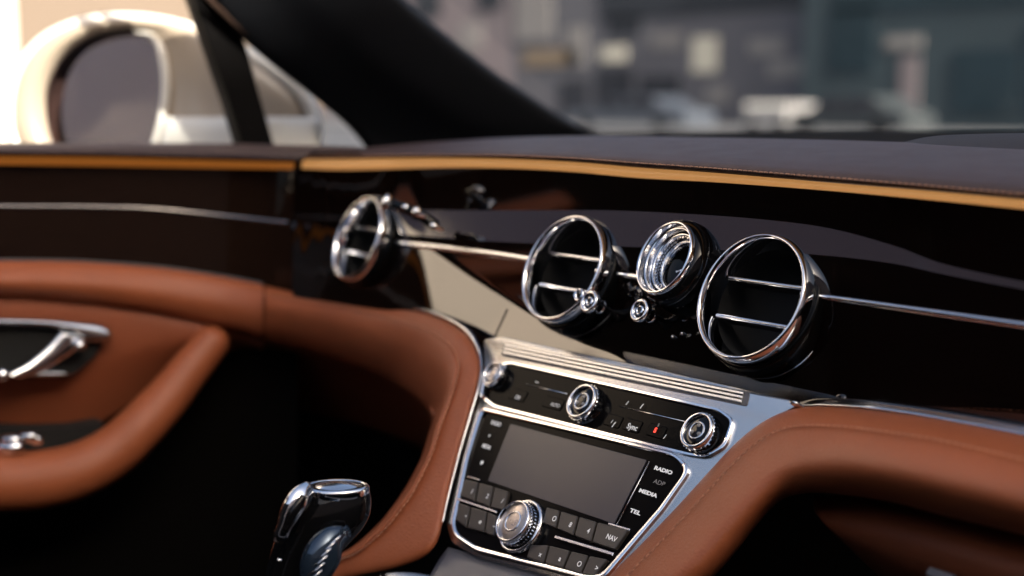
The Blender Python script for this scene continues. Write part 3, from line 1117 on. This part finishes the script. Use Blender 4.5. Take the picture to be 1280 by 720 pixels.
# side button, ribbed
sb_ = cr([PD(436, 664, .975), PD(415, 676, .966), PD(400, 700, .962), PD(388, 735, .962)], 20)
MB().tube(sb_, lambda t: .0035 + .010 * math.sin(math.pi * min(.8, max(.04, t * .9))), 20, flat=.55, up=TO).build('release_button', mat('smoked_button', (.03, .05, .08), .08, metal=.6, spec=.8), gear, smooth=True)
mb = MB()
for i in range(7):
    a = sb_[5 + i * 2]
    mb.tube([a + TO * .0070 - RH * .006 + V((0, 0, -.004)), a + TO * .0085, a + TO * .0070 + RH * .006 + V((0, 0, .005))], .0006, 6)
mb.build('button_ribs', CHROME, gear, smooth=True)
mb = MB().lathe(Frame(PD(348, 700, .975), 20, 0), [(.0001, .001), (.0012, .0006), (.0014, -.002)], 12).build('lock_pin', CHROMES, gear, smooth=True)

# ================================================================== DOOR
door = thing('passenger_door', 'far car door with glossy dark trim, tan leather panel, chrome release handle and padded armrest', 'car door', (-.86, -.45, -.3))


def curve_of(c): return crv(c)


dAT = crv([(-160, 193), (0, 195), (120, 196.5), (240, 199.5), (368, 203), (372, 203)])
dAB = crv([(-160, 205), (0, 206.5), (120, 208), (240, 210), (368, 212), (372, 212)])
dST = crv([(-160, 253.5), (0, 255), (100, 255.5), (190, 258), (280, 267), (372, 276.5)])
dSB = crv([(-160, 260), (0, 261.5), (100, 262), (190, 264.5), (280, 273), (372, 283)])
dLE = crv([(-160, 325), (0, 325), (100, 326.5), (200, 334), (280, 345.5), (335, 356), (372, 364)])
XD = seg(-160, 370, 50)


def dw(x, y, off=0): return wall(x, y, off, lambda z, X: -.12 * z)


MB().grid([[dw(x, dAB(x) - 2 + (dLE(x) + 4 - dAB(x) + 2) * k / 14) for x in XD] for k in range(15)]).build('veneer_trim', PIANOD, door, smooth=True)
strip('chrome_strip', XD[:-1], dST, dSB, DIMM, -.001, .002, door, prof_f=dw)
strip('light_strip', seg(-160, 368, 40), dAT, dAB, AMBD, -.002, .008, door, prof_f=dw)
dT = crv([(-160, 179), (0, 179.5), (150, 180), (300, 181), (400, 183.5), (455, 185)])
XT = seg(-160, 450, 50)


def dAT2(x): return dAT(min(x, 372)) if x < 378 else 193.0


rows = [[wall(x, min(dAT2(x), 203) - .5, .008) for x in XT], [wall(x, min(dAT2(x), 203) - 3, .016) for x in XT], [wall(x, (dAT2(x) + dT(x)) / 2 + 1, .014) for x in XT],
        [wall(x, dT(x) + 3, .0) for x in XT], [wall(x, dT(x), -.02) for x in XT]]
rows.append([p + V((-.02, 0.0, -.004)) for p in rows[-1]])
rows.append([p + V((-.03, 0.0, -.05)) for p in rows[-1]])
MB().grid(loft(rows, 60, 24)).build('door_cap', PAD, door, smooth=True)

# upper leather roll
XL = seg(-160, 329, 40)
cre = crv([(-160, 368), (0, 371), (100, 378), (180, 389), (250, 403), (300, 414), (335, 424)])
rows = [[wall(x, dLE(x) - 1, .000) for x in XL], [wall(x, dLE(x) + 1.5, .012) for x in XL], [wall(x, dLE(x) + 14, .026) for x in XL], [wall(x, (dLE(x) + cre(x)) / 2 + 5, .034) for x in XL],
        [wall(x, cre(x) - 5, .026) for x in XL], [wall(x, cre(x), .010) for x in XL]]
MB().grid(loft(rows, 70, 24)).build('leather_roll', LEA, door, smooth=True)
ft = crv([(-160, 323.5), (0, 323.5), (100, 325), (200, 332.5), (280, 344), (335, 354.5)])
strip('trim_edge', seg(-160, 329, 40), ft, lambda x: ft(x) + 3, GREYP, .002, .012, door, prof_f=lambda x, y, o: wall(x, y, o))
# inner panel around the handle
rows = [[wall(x, cre(x) - 1, .014) for x in XL]]
for k, (oy, off) in enumerate(((14, .018), (45, .020), (80, .018), (120, .006), (165, -.01))):
    rows.append([wall(x, cre(x) + oy * (1 - .86 * sstep((x - 70) / 240)), off - .04 * sstep((x - 250) / 80)) for x in XL])
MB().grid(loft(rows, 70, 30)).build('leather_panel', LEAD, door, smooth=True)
# armrest, a padded tube that rises forward
XA = [(-160, 606, .036), (-60, 604, .036), (0, 603, .036), (60, 598, .035), (105, 585, .034), (145, 562, .0335), (178, 531, .035), (210, 496, .035), (236, 463, .033), (254, 441, .028), (263, 430, .023)]
ar = [wall(x, y, .060 if x < 180 else .060 - .0005 * (x - 180)) for x, y, r_ in XA]
rr_ = [a[2] for a in XA]


def rad(t):
    s = t * (len(rr_) - 1)
    i = min(len(rr_) - 2, int(s))
    return rr_[i] + (rr_[i + 1] - rr_[i]) * (s - i)


def tubev(pts, rads, n=28, flat=1):
    P_ = cr([V((*p, )) for p in pts], 80)
    Rr = cr([V((r_, i * .001, 0)) for i, r_ in enumerate(rads)], 80)
    mb = MB()
    rows = []
    for i, p in enumerate(P_):
        t = (P_[min(79, i + 1)] - P_[max(0, i - 1)]).normalized()
        a = t.cross(V((1, 0, 0))).normalized()
        b = a.cross(t).normalized()
        rows.append([p + a * (Rr[i].x * .95 * math.cos(2 * math.pi * j / n)) + b * (Rr[i].x * flat * math.sin(2 * math.pi * j / n)) for j in range(n)])
    mb.grid(rows, closed=True)
    dn = (P_[-1] - P_[-2]).normalized()
    last = rows[-1]
    cap = [last]
    for q in range(1, 9):
        an = q / 8 * math.pi / 2
        cap.append([P_[-1] + (p - P_[-1]) * max(.01, math.cos(an)) + dn * (rads[-1] * math.sin(an)) for p in last])
    mb.grid(cap, closed=True)
    return mb


tubev(ar, rr_).build('armrest', LEA, door, smooth=True)
# lower door panel: black
rows = [[wall(x, y, -.03) for x in seg(-160, 372, 20)] for y in (360, 480, 600, 700, 800, 960)]
MB().grid(rows).build('lower_panel', CARPET, door, smooth=True)
# dark pull recess above the armrest
rc_ = [(-80, 536), (0, 535), (50, 536), (95, 534), (130, 528), (125, 545), (85, 562), (40, 572), (-80, 574)]
mb = MB()
ctr = wall(20, 552, .030)
ring_ = [wall(x, y, .032) for x, y in rc_]
mb.add(ring_ + [p + V((-.03, 0, 0)) for p in ring_], [tuple(range(len(ring_)))] + [(i, (i + 1) % len(ring_), (i + 1) % len(ring_) + len(ring_), i + len(ring_)) for i in range(len(ring_))])
mb.build('pull_recess', VOID, door)
# window switches
for x, y, w_ in ((12, 549, .012), (34, 545, .010), (10, 557, .016), (44, 549, .007)):
    fs = Frame(wall(x, y, .066), 60, 50)
    MB().lathe(fs, [(w_, -.006), (w_ * 1.05, 0), (w_ * .9, .003), (w_ * .4, .0045), (.0001, .004)], 24, 1, .5).build('window_switch', CHROME, door, smooth=True)
# release handle
hnd = bpy.data.objects.new('door_handle', None)
COL.objects.link(hnd)
hnd.parent = door
hp = wall(60, 430, .03)
hnd.location = hp - V(door.location)
rec = [(-90, 404), (0, 405), (60, 407), (122, 412), (132, 424), (118, 446), (98, 464), (84, 472), (0, 474), (-90, 474)]
mb = MB()
ring_ = [wall(x, y, .028) for x, y in rec]
n_ = len(ring_)
mb.add(ring_ + [p + V((-.03, 0, 0)) for p in ring_], [tuple(range(n_))] + [(i, (i + 1) % n_, (i + 1) % n_ + n_, i + n_) for i in range(n_)])
mb.build('handle_recess', VOID, hnd)


def hsheet(name, a, b, off, mt=CHROMES, n=40, bulge=.008):
    rows = [[wall(x, y, off - .004) for x, y in a], [wall(x * .85 + p * .15, y * .85 + q * .15, off + bulge * .6) for (x, y), (p, q) in zip(a, b)], [wall((x + p) / 2, (y + q) / 2, off + bulge) for (x, y), (p, q) in zip(a, b)],
            [wall(x * .15 + p * .85, y * .15 + q * .85, off + bulge * .6) for (x, y), (p, q) in zip(a, b)], [wall(p, q, off - .004) for (p, q) in b]]
    return sheet(name, rows, mt, hnd, n, 14, .003)


hsheet('upper_bar', [(-90, 395), (0, 397), (60, 399), (105, 402.5), (130, 406), (140, 413)], [(-90, 406), (0, 407), (60, 410), (84, 420), (110, 430), (137, 427)], .034)
hsheet('link', [(72, 415), (54, 434), (32, 452), (14, 462), (4, 467)], [(112, 424), (100, 438), (74, 456), (46, 469), (26, 475)], .038)
hsheet('lower_bar', [(-90, 463), (0, 463), (30, 464), (60, 463), (82, 463)], [(-90, 472), (0, 473), (30, 473), (60, 472), (86, 471)], .032)
for x, y, r_ in ((2, 469, .007), (99, 432, .006)):
    fs = Frame(wall(x, y, .052), 10, 50)
    MB().lathe(fs, [(r_, -.008), (r_, 0), (r_ * .8, .003), (.0001, .004)], 24).build('handle_pin', CHROME, hnd, smooth=True)

# --- window divider and frame (part of the door)
wx = -.885


def flatbar(name, outl, x, th, mt, par, label=None):
    mb = MB()
    a = [PX(p[0], p[1], x) for p in outl]
    b = [p + V((-th, 0, 0)) for p in a]
    n = len(a)
    mb.add(a + b, [tuple(range(n)), tuple(range(n, 2 * n))[::-1]] + [(i, (i + 1) % n, (i + 1) % n + n, i + n) for i in range(n)])
    o = mb.build(name, mt, par, label=label)
    bv = o.modifiers.new('bv', 'BEVEL')
    bv.width = .003
    bv.segments = 3
    return o


flatbar('window_divider', [(180, -170), (215, -70), (243, 0), (262, 55), (287, 128), (306, 190), (346, 190), (328, 128), (308, 56), (300, 40), (262, -30), (215, -120)], wx, .03, SEAL, door)
# glass of the door window and of the quarter window
dz0, dz1 = .07, .55
MB().add([PX(-300, 192, wx - .012), PX(302, 192, wx - .012), PX(238, -4, wx - .012), PX(170, -200, wx - .012), PX(-300, -260, wx - .012)], [(0, 1, 2, 3, 4)]).build('window_glass', GLASS, door)
MB().add([PX(340, 190, wx - .012), PX(462, 190, wx - .012), PX(304, 48, wx - .012)], [(0, 1, 2)]).build('quarter_glass', GLASS, door)

# --- door mirror
mir = bpy.data.objects.new('door_mirror', None)
COL.objects.link(mir)
mir.parent = door
mc = PD(200, 105, 1.86)
mir.location = mc - V(door.location)
mir['label'] = 'cream door mirror outside the side window'


def mp(px, py, d): return PD(px, py, d)


# housing: outline ring traced, bulging away from the glass
out_ = [(8, 150), (10, 118), (22, 80), (48, 48), (85, 28), (130, 18), (180, 18), (235, 28), (290, 48), (340, 78), (380, 108), (400, 138), (404, 168), (396, 200), (370, 225), (300, 240), (200, 245), (100, 240), (40, 215), (14, 180)]
O = cr([(x, y, 0) for x, y in out_], 72, closed=True)
# glass opening
in_ = [(57, 130), (64, 95), (85, 64), (115, 45), (150, 37), (180, 38), (197, 60), (204, 100), (202, 140), (190, 180), (170, 205), (130, 218), (90, 208), (66, 180)]
I = cr([(x, y, 0) for x, y in in_], 72, closed=True)


def rot_to(a, b):
    """align ring b so that its start is nearest in angle"""
    ca = sum(a, V((0, 0, 0))) / len(a); cb = sum(b, V((0, 0, 0))) / len(b)
    return b


rows = []
for (w, d) in ((0, 1.90), (.06, 1.872), (.2, 1.852), (.45, 1.845), (.75, 1.852), (.95, 1.862), (1.0, 1.870)):
    rows.append([mp(o.x * (1 - w) + i.x * w, o.y * (1 - w) + i.y * w, d) for o, i in zip(O, I)])
bw = []
for (s, d) in ((1.0, 1.90), (.985, 1.94), (.92, 2.00), (.75, 2.05), (.4, 2.085), (.01, 2.09)):
    bw.append([mp(200 + (o.x - 200) * s, 140 + (o.y - 140) * s, d) for o in O])
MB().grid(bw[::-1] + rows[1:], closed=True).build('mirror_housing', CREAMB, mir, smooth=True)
# dark inner wall between the housing lip and the glass
cI = V((132, 128, 0))
w1 = [mp(i.x, i.y, 1.869) for i in I]
w2 = [mp(i.x * 1.0 + 6, i.y + 3, 1.905) for i in I]
w3 = [mp(i.x + 22, i.y + 4, 1.93) for i in I]
MB().grid([w1, w2, w3], closed=True).build('inner_wall', DARKB, mir, smooth=True)
G = [(77, 140), (82, 105), (98, 74), (125, 52), (155, 42), (184, 40), (199, 62), (206, 100), (204, 140), (192, 180), (172, 206), (135, 218), (98, 206), (82, 175)]
G_ = cr([(x, y, 0) for x, y in G], 60, closed=True)
gp = [mp(p.x, p.y, 1.885) for p in G_]
gb = [p + V((-.01, .004, 0)) for p in gp]
cf = mp(142, 128, 1.883)
mb = MB()
mb.add(gp + gb + [cf], [(i, (i + 1) % 60, 120) for i in range(60)] + [(i, (i + 1) % 60, (i + 1) % 60 + 60, i + 60) for i in range(60)])
mb.build('mirror_glass', MGL, mir, smooth=False)
arm = [[mp(x, 147, 1.850) for x in (206, 260, 330, 392)], [mp(x, 150, 1.842) for x in (205, 260, 330, 398)], [mp(x, 190, 1.838) for x in (198, 260, 330, 398)]]
sheet('mirror_arm', arm, CREAM, mir, 20, 10, .01)
# paler tubes carry the rim highlight round the housing and beside the glass
rim = [mp(p.x, p.y, 1.86) for p in O[:58]]
rim = cr([mp(14 + (x - 14) * 1.0, y, 1.862) for x, y in [(36, 205), (18, 175), (14, 150), (16, 118), (28, 84), (53, 54), (88, 35), (131, 26), (180, 26), (232, 36), (286, 56), (334, 84), (372, 112), (391, 140), (395, 168), (386, 200)]], 60)
MB().tube(rim, lambda t: .0085 + .002 * math.sin(3.14 * t), 14, flat=1.0, up=FW).build('rim_highlight', CREAM, mir, smooth=True)
rim2 = cr([mp(x, y, 1.858) for x, y in [(168, 40), (188, 44), (201, 62), (207, 100), (204, 140), (193, 182), (180, 200)]], 30)
MB().tube(rim2, lambda t: .0015 + .0045 * min(1, t * 4), 12, up=FW).build('rim_highlight', CREAM, mir, smooth=True)

# ================================================================== BODY SHELL
body = thing('cabin_shell', 'dark car cabin around the dashboard, with windscreen and broad front pillar', 'car body', (0, -.5, -.8))


def xx(c, xs_):
    return [PX(p[0], p[1], x) for p, x in zip(c, xs_)]


# front pillar
pl = [(150, -190), (205, -90), (256, -8), (306, 52), (380, 113), (430, 154), (456, 184), (462, 200)]
pa = [(175, -190), (225, -90), (270, -10), (322, 50), (395, 108), (450, 152), (488, 184), (496, 200)]
pb = [(235, -190), (282, -90), (330, -12), (385, 50), (455, 108), (520, 155), (560, 184), (568, 200)]
pc_ = [(290, -190), (345, -90), (395, -10), (450, 48), (520, 105), (590, 152), (640, 180), (648, 198)]
pr = [(360, -190), (425, -90), (497, -4), (555, 46), (615, 92), (675, 132), (715, 156), (748, 166)]
pr2 = [(372, -185), (436, -85), (506, -2), (562, 46), (622, 92), (682, 132), (722, 156), (760, 167)]
n8 = [1] * 8
rows = [xx(pl, [-.90] * 8), xx([(a + 6, b + 1) for a, b in pl], [-.868] * 8), xx(pa, [-.855] * 8), xx(pb, [-.82] * 8), xx(pc_, [-.78] * 8), xx([(a - 8, b + 3) for a, b in pr], [-.745] * 8), xx(pr, [-.75] * 8), xx(pr2, [-.79] * 8)]
MB().grid(loft(rows, 50, 40)).build('front_pillar', PILT, body, smooth=True)
sl = cr(xx([(205, -60), (262, 0), (310, 43), (370, 88), (420, 124), (450, 146)], [-.862] * 6), 30)
MB().tube(sl, .0035, 8).build('pillar_seal', mat('seal_highlight', (.05, .03, .022), .35), body, smooth=True)  # seal edge, its brownish highlight put into the colour

# cowl and windscreen
cow = [PY(738, 167, .44), PY(800, 165.5, .50), PY(900, 164.5, .56), PY(1060, 164, .62), PY(1290, 163, .66), PY(1500, 163, .66)]
cow.append(V((.7, .5, cow[-1].z)))
rows = [cow, [p + V((0, -.004, -.006)) for p in cow], [p + V((0, -.02, -.02)) for p in cow], [p + V((0, -.10, -.035)) for p in cow], [p + V((0, -.34, -.045)) for p in cow]]
rows.insert(0, [p + V((0, .03, -.01)) for p in cow])
MB().grid(loft(rows, 60, None)).build('windscreen_cowl', MATB, body, smooth=True)
hd = [V((-.66, -.30, .46)), V((-.4, -.26, .49)), V((0, -.24, .5)), V((.4, -.26, .49)), V((.68, -.30, .46))]
bt = [V((-.72, .44, .105)), V((-.4, .60, .105)), V((0, .66, .11)), V((.4, .60, .105)), V((.72, .46, .105))]
MB().grid(loft([[p + V((0, .02, 0)) for p in bt], [(a + b) / 2 + V((0, .03, .04)) for a, b in zip(bt, hd)], hd], 30, 14)).build('windscreen', GLASS, body, smooth=True)
# roof (slab with thickness), rear wall, floor, firewall, left sill above the window
MB().abox(-.95, .62, -2.3, -2.2, -.8, .5).build('rear_wall', MATB, body)
MB().abox(-.95, .62, -2.3, .6, -.85, -.80).build('floor', CARPET, body)
MB().abox(-.88, .9, .22, .26, -.8, .05).build('firewall', MATB, body)
MB().abox(-.95, -.90, -2.3, -.46, -.8, .098).build('side_panel', MATB, body)
MB().abox(-.99, -.90, -.46, .27, -.8, .03).build('kick_panel', CARPET, body)
MB().abox(.86, .93, -2.3, .26, -.8, .09).build('unseen_side_block', MATB, body)  # unseen near side, added to block low light from the right
MB().abox(-.92, -.86, -2.3, -1.05, -.1, .5).build('rear_pillar', MATB, body)

# seats (seen only as darkness and in reflections)
def seat(x, y):
    s = thing('front_seat', 'dark front seat %s' % ('beside the far car door' if x < 0 else 'nearest the viewer'), 'seat', (x, y, -.75))
    MB().prism(Frame((x, y, -.55), 90, 0), arc_poly([(-.26, -.28), (.26, -.28), (.26, .28), (-.26, .28)], .08), -.12, .17, .03).build('seat_cushion', SEATM, s, auto=50)
    MB().prism(Frame((x, y - .30, -.05), -14, 180), arc_poly([(-.25, -.36), (.25, -.36), (.20, .36), (-.20, .36)], .08), -.07, .09, .03).build('backrest', SEATM, s, auto=50)
    return s


seat(-.48, -.72)

# ================================================================== OUTSIDE
def struct(name, mb, mt):
    o = mb.build(name, mt)
    o['kind'] = 'structure'
    return o


PAVE = mat('asphalt', (.06, .06, .065), .8, bump=.5, bscale=8, vary=.25, vscale=.6)
PAVE2 = mat('pavement_slabs', (.10, .10, .105), .8, vary=.2, vscale=1.5)
struct('street', MB().abox(-400, 400, -400, 600, -1.25, -1.15), PAVE)
struct('pavement', MB().abox(-400, 400, 34, 48, -1.15, -1.02), PAVE2)
WALLC = mat('cream_render', (.80, .66, .48), .9, vary=.10, vscale=.5, bump=.3, bscale=3)
STONE1 = mat('pink_grey_stone', (.185, .155, .16), .9, vary=.2, vscale=.7)
STONE2 = mat('grey_stone', (.10, .098, .11), .85, vary=.3, vscale=.4)
STONE3 = mat('pale_stone', (.22, .205, .195), .85, vary=.15, vscale=.8)
DGLASS = mat('dark_blue_glass', (.02, .035, .045), .15, spec=.5, vary=.4, vscale=.3)
DPAN = mat('dark_teal_panel', (.03, .045, .052), .6, vary=.3, vscale=.3)
DARKW = mat('dark_window', (.03, .032, .04), .2)
LITW = mat('lit_window', (.4, .37, .3), .4, emis=(1, .88, .68), es=.07)


def building(label, x0, x1, y0, y1, z1, mt, wins, name='building', group=None, cat='building'):
    b = thing(name, label, cat, ((x0 + x1) / 2, y0, -1.15), group)
    MB().abox(x0, x1, y0, y1, -1.15, z1).build('wall', mt, b)
    MB().abox(x0 - .2, x1 + .2, y0 - .25, y1, z1 + .003, z1 + .4).build('cornice', mt, b)
    for (a, c, d, e, wm, nm) in wins:
        MB().abox(a, c, y0 - .06, y0 + .02, d, e).build(nm, wm, b)
    return b


def bx(px, Y):  # X where the column px crosses distance plane Y
    return PY(px, 125, Y).x


def bz(py, px, Y):
    return PY(px, py, Y).z


Y0 = 46


def rect(x0, y0, x1, y1, mt, nm, Y=Y0):
    return (bx(x0, Y), bx(x1, Y), bz(y1, (x0 + x1) / 2, Y), bz(y0, (x0 + x1) / 2, Y), mt, nm)


building('pinkish grey stone building at the left of the street beyond the windscreen', bx(380, Y0), bx(640, Y0), Y0, Y0 + 14, 9, STONE1,
         [rect(575, 28, 602, 62, STONE3, 'window'), rect(640 - 55, 95, 625, 130, DARKW, 'window'), rect(520, -20, 552, 22, DARKW, 'window'), rect(598, -30, 628, 12, DARKW, 'window')])
building('grey stone building with pale pillars and lit windows in the middle of the street', bx(641, Y0), bx(1030, Y0), Y0, Y0 + 14, 10, STONE2,
         [rect(645, -60, 690, 50, STONE3, 'pillar'), rect(655, 62, 722, 82, mat('ochre_sign', (.22, .16, .10), .6), 'signboard'), rect(708, 34, 732, 82, STONE3, 'pillar'), rect(752, 58, 782, 76, LITW, 'window'),
          rect(700, 100, 735, 150, DARKW, 'window'), rect(745, 85, 790, 150, DARKW, 'window'), rect(815, 40, 850, 60, STONE3, 'window'), rect(865, 46, 896, 90, LITW, 'window'),
          rect(884, 108, 910, 128, STONE3, 'window'), rect(800, 95, 850, 150, DARKW, 'window'), rect(936, 48, 980, 68, STONE3, 'window'), rect(960, 74, 1015, 96, STONE3, 'signboard'),
          rect(750, -50, 1025, 18, DARKW, 'window'), rect(760, 20, 800, 45, DARKW, 'window')])
building('dark teal glass building at the right of the street beyond the windscreen', bx(1031, Y0), bx(1700, Y0), Y0 - 1.5, Y0 + 14, 11, DPAN,
         [rect(1036, 10, 1090, 90, DGLASS, 'window', Y0 - 1.5), rect(1105, 45, 1150, 60, STONE3, 'window', Y0 - 1.5), rect(1125, 70, 1148, 150, STONE1, 'pillar', Y0 - 1.5), rect(1190, 62, 1270, 142, DGLASS, 'window', Y0 - 1.5), rect(1040, -60, 1330, 8, DGLASS, 'window', Y0 - 1.5),
          rect(1280, 30, 1400, 140, DGLASS, 'window', Y0 - 1.5)])


MB().abox(9, 22, -40, 30, -1.15, 7.45).build('unseen_sun_block', mat('pale_bounce', (.30, .27, .28), .9, vary=.1, vscale=.5), [o for o in bpy.data.objects if o.name == 'building.002'][0])  # unseen block added to shade the cabin and bounce pale fill


# parked cars in the street, far out of focus
def parked_car(px, Y, py_top, py_bot, wpx, mt, label):
    x0, x1 = bx(px - wpx / 2, Y), bx(px + wpx / 2, Y)
    c = thing('parked_car', label, 'car', ((x0 + x1) / 2, Y, -1.15))
    L = x1 - x0
    prof_ = [(0, .3), (0, .75), (.04, .85), (.22, .92), (.34, 1.38), (.42, 1.46), (.72, 1.45), (.86, .98), (.98, .88), (1, .6), (1, .3)]
    mb = MB()
    for yy in (0,):
        a = [V((x0 + L * s, Y - .8, -1.15 + z)) for s, z in prof_]
        b = [p + V((0, 1.7, 0)) for p in a]
        n = len(a)
        mb.add(a + b, [tuple(range(n)), tuple(range(n, 2 * n))[::-1]] + [(i, (i + 1) % n, (i + 1) % n + n, i + n) for i in range(n)])
    mb.build('body', mt, c)
    for s in (.18, .80):
        MB().lathe(Frame((x0 + L * s, Y - .86, -.82), 0), [(.0001, .02), (.32, .02), (.33, -.2)], 24).build('wheel', MATB, c)
    for s0, s1 in ((.30, .50), (.53, .76)):
        MB().abox(x0 + L * s0, x0 + L * s1, Y - .83, Y - .79, -.22, .20).build('window', DARKW, c)
    return c


WHITEP = mat('white_car_paint', (.29, .28, .28), .3, coat=1)
parked_car(1075, 38, 0, 0, 150, mat('grey_car_paint', (.03, .036, .04), .5), 'grey car parked in front of the dark glass building')
parked_car(800, 38, 0, 0, 150, mat('dark_car_paint', (.06, .07, .09), .3, coat=1), 'dark car parked in front of the grey stone building')
van = thing('delivery_van', 'white van parked beyond the windscreen between the two cars', 'van', (bx(955, 38), 38, -1.15))
a0, a1 = bx(930, 37), bx(984, 37)
mb = MB().prism(Frame(((a0 + a1) / 2, 37, 0), 0), arc_poly([((a0 - a1) / 2, -.75), ((a1 - a0) / 2, -.75), ((a1 - a0) / 2, .05), ((a0 - a1) / 2, .05)], .12), -1.6, 0, .05)
mb.build('body', WHITEP, van)
MB().abox(a0 + .1, a1 - .1, 36.97, 36.99, -.12, .02).build('glow_sheet', GLOW, van)  # faintly glowing sheet on the side of the van
for s in (.2, .8):
    MB().lathe(Frame((a0 + (a1 - a0) * s, 37, -.85), 0), [(.0001, .02), (.29, .02), (.3, -.2)], 24).build('wheel', MATB, van)

# sunlit cream building to the left
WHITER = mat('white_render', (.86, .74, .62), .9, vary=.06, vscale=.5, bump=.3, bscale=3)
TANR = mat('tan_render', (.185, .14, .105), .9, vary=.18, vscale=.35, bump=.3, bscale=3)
DREFL = mat('dark_reflect_tone', (.05, .046, .07), .9, vary=.15, vscale=2, spec=.05)
SHUT = mat('pale_shutter', (.62, .54, .44), .7)
bl_ = thing('building', 'white rendered building in full sun at the far left beyond the door mirror', 'building', (-13, -18, -1.15))
MB().abox(-22, -13, -40, 3.4, -1.15, 5.1).build('wall', WHITER, bl_)  # mostly unseen length, whitened for the pale patch mirrored in the veneer
MB().abox(-22, -13.01, -40, 3.4, 5.103, 7.1).build('dark_reflect_tier', DREFL, bl_)  # unseen dark tier, added for the veneer to mirror as a grey band
MB().abox(-22, -13, -8.2, 3.4, 7.103, 10.2).build('wall', WHITER, bl_)  # unseen pale tier, added to whiten the reflection in the console
MB().abox(-22, -13.01, -40, -8.21, 7.103, 9.8).build('dark_reflect_tier', DREFL, bl_)  # unseen dark tier, added to carry the mirrored band further right
bt_ = thing('building', 'plain tan rendered building in sun behind the door mirror and the window divider', 'building', (-13.3, 5, -1.15))
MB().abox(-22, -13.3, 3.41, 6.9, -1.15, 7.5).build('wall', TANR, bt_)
MB().abox(-22, -13.1, 3.41, 6.95, 7.503, 7.8).build('cornice', TANR, bt_)
# ================================================================== LIGHT
sun_el, sun_az = R(36), R(96)   # azimuth measured from +Y toward +X
sd = V((math.sin(sun_az) * math.cos(sun_el), math.cos(sun_az) * math.cos(sun_el), math.sin(sun_el)))
L = bpy.data.lights.new('sun', 'SUN')
L.energy = 5
L.angle = R(.5)
L.color = (1, .93, .82)
lo = bpy.data.objects.new('sun', L)
COL.objects.link(lo)
lo.rotation_euler = sd.to_track_quat('Z', 'Y').to_euler()
W = bpy.data.worlds.new('World')
sc.world = W
W.use_nodes = True
nt = W.node_tree
sky = nt.nodes.new('ShaderNodeTexSky')
sky.sky_type = 'NISHITA'
sky.sun_disc = False
sky.sun_elevation = sun_el
sky.sun_rotation = sun_az
sky.dust_density = 7
sky.ozone_density = .4
nt.links.new(sky.outputs[0], nt.nodes['Background'].inputs[0])
nt.nodes['Background'].inputs[1].default_value = .12
sc.view_settings.view_transform = 'Standard'
sc.view_settings.look = 'None'
sc.view_settings.exposure = 1.2
sc.cycles.max_bounces = 8
sc.cycles.glossy_bounces = 4
sc.cycles.sample_clamp_indirect = 4

for o in bpy.data.objects:
    if o.parent is None and o.get('category') == 'building':
        o['group'] = 'blurred buildings around the car'
    if o.parent is None and o.get('category') == 'car':
        o['group'] = 'cars parked in the street beyond the windscreen'
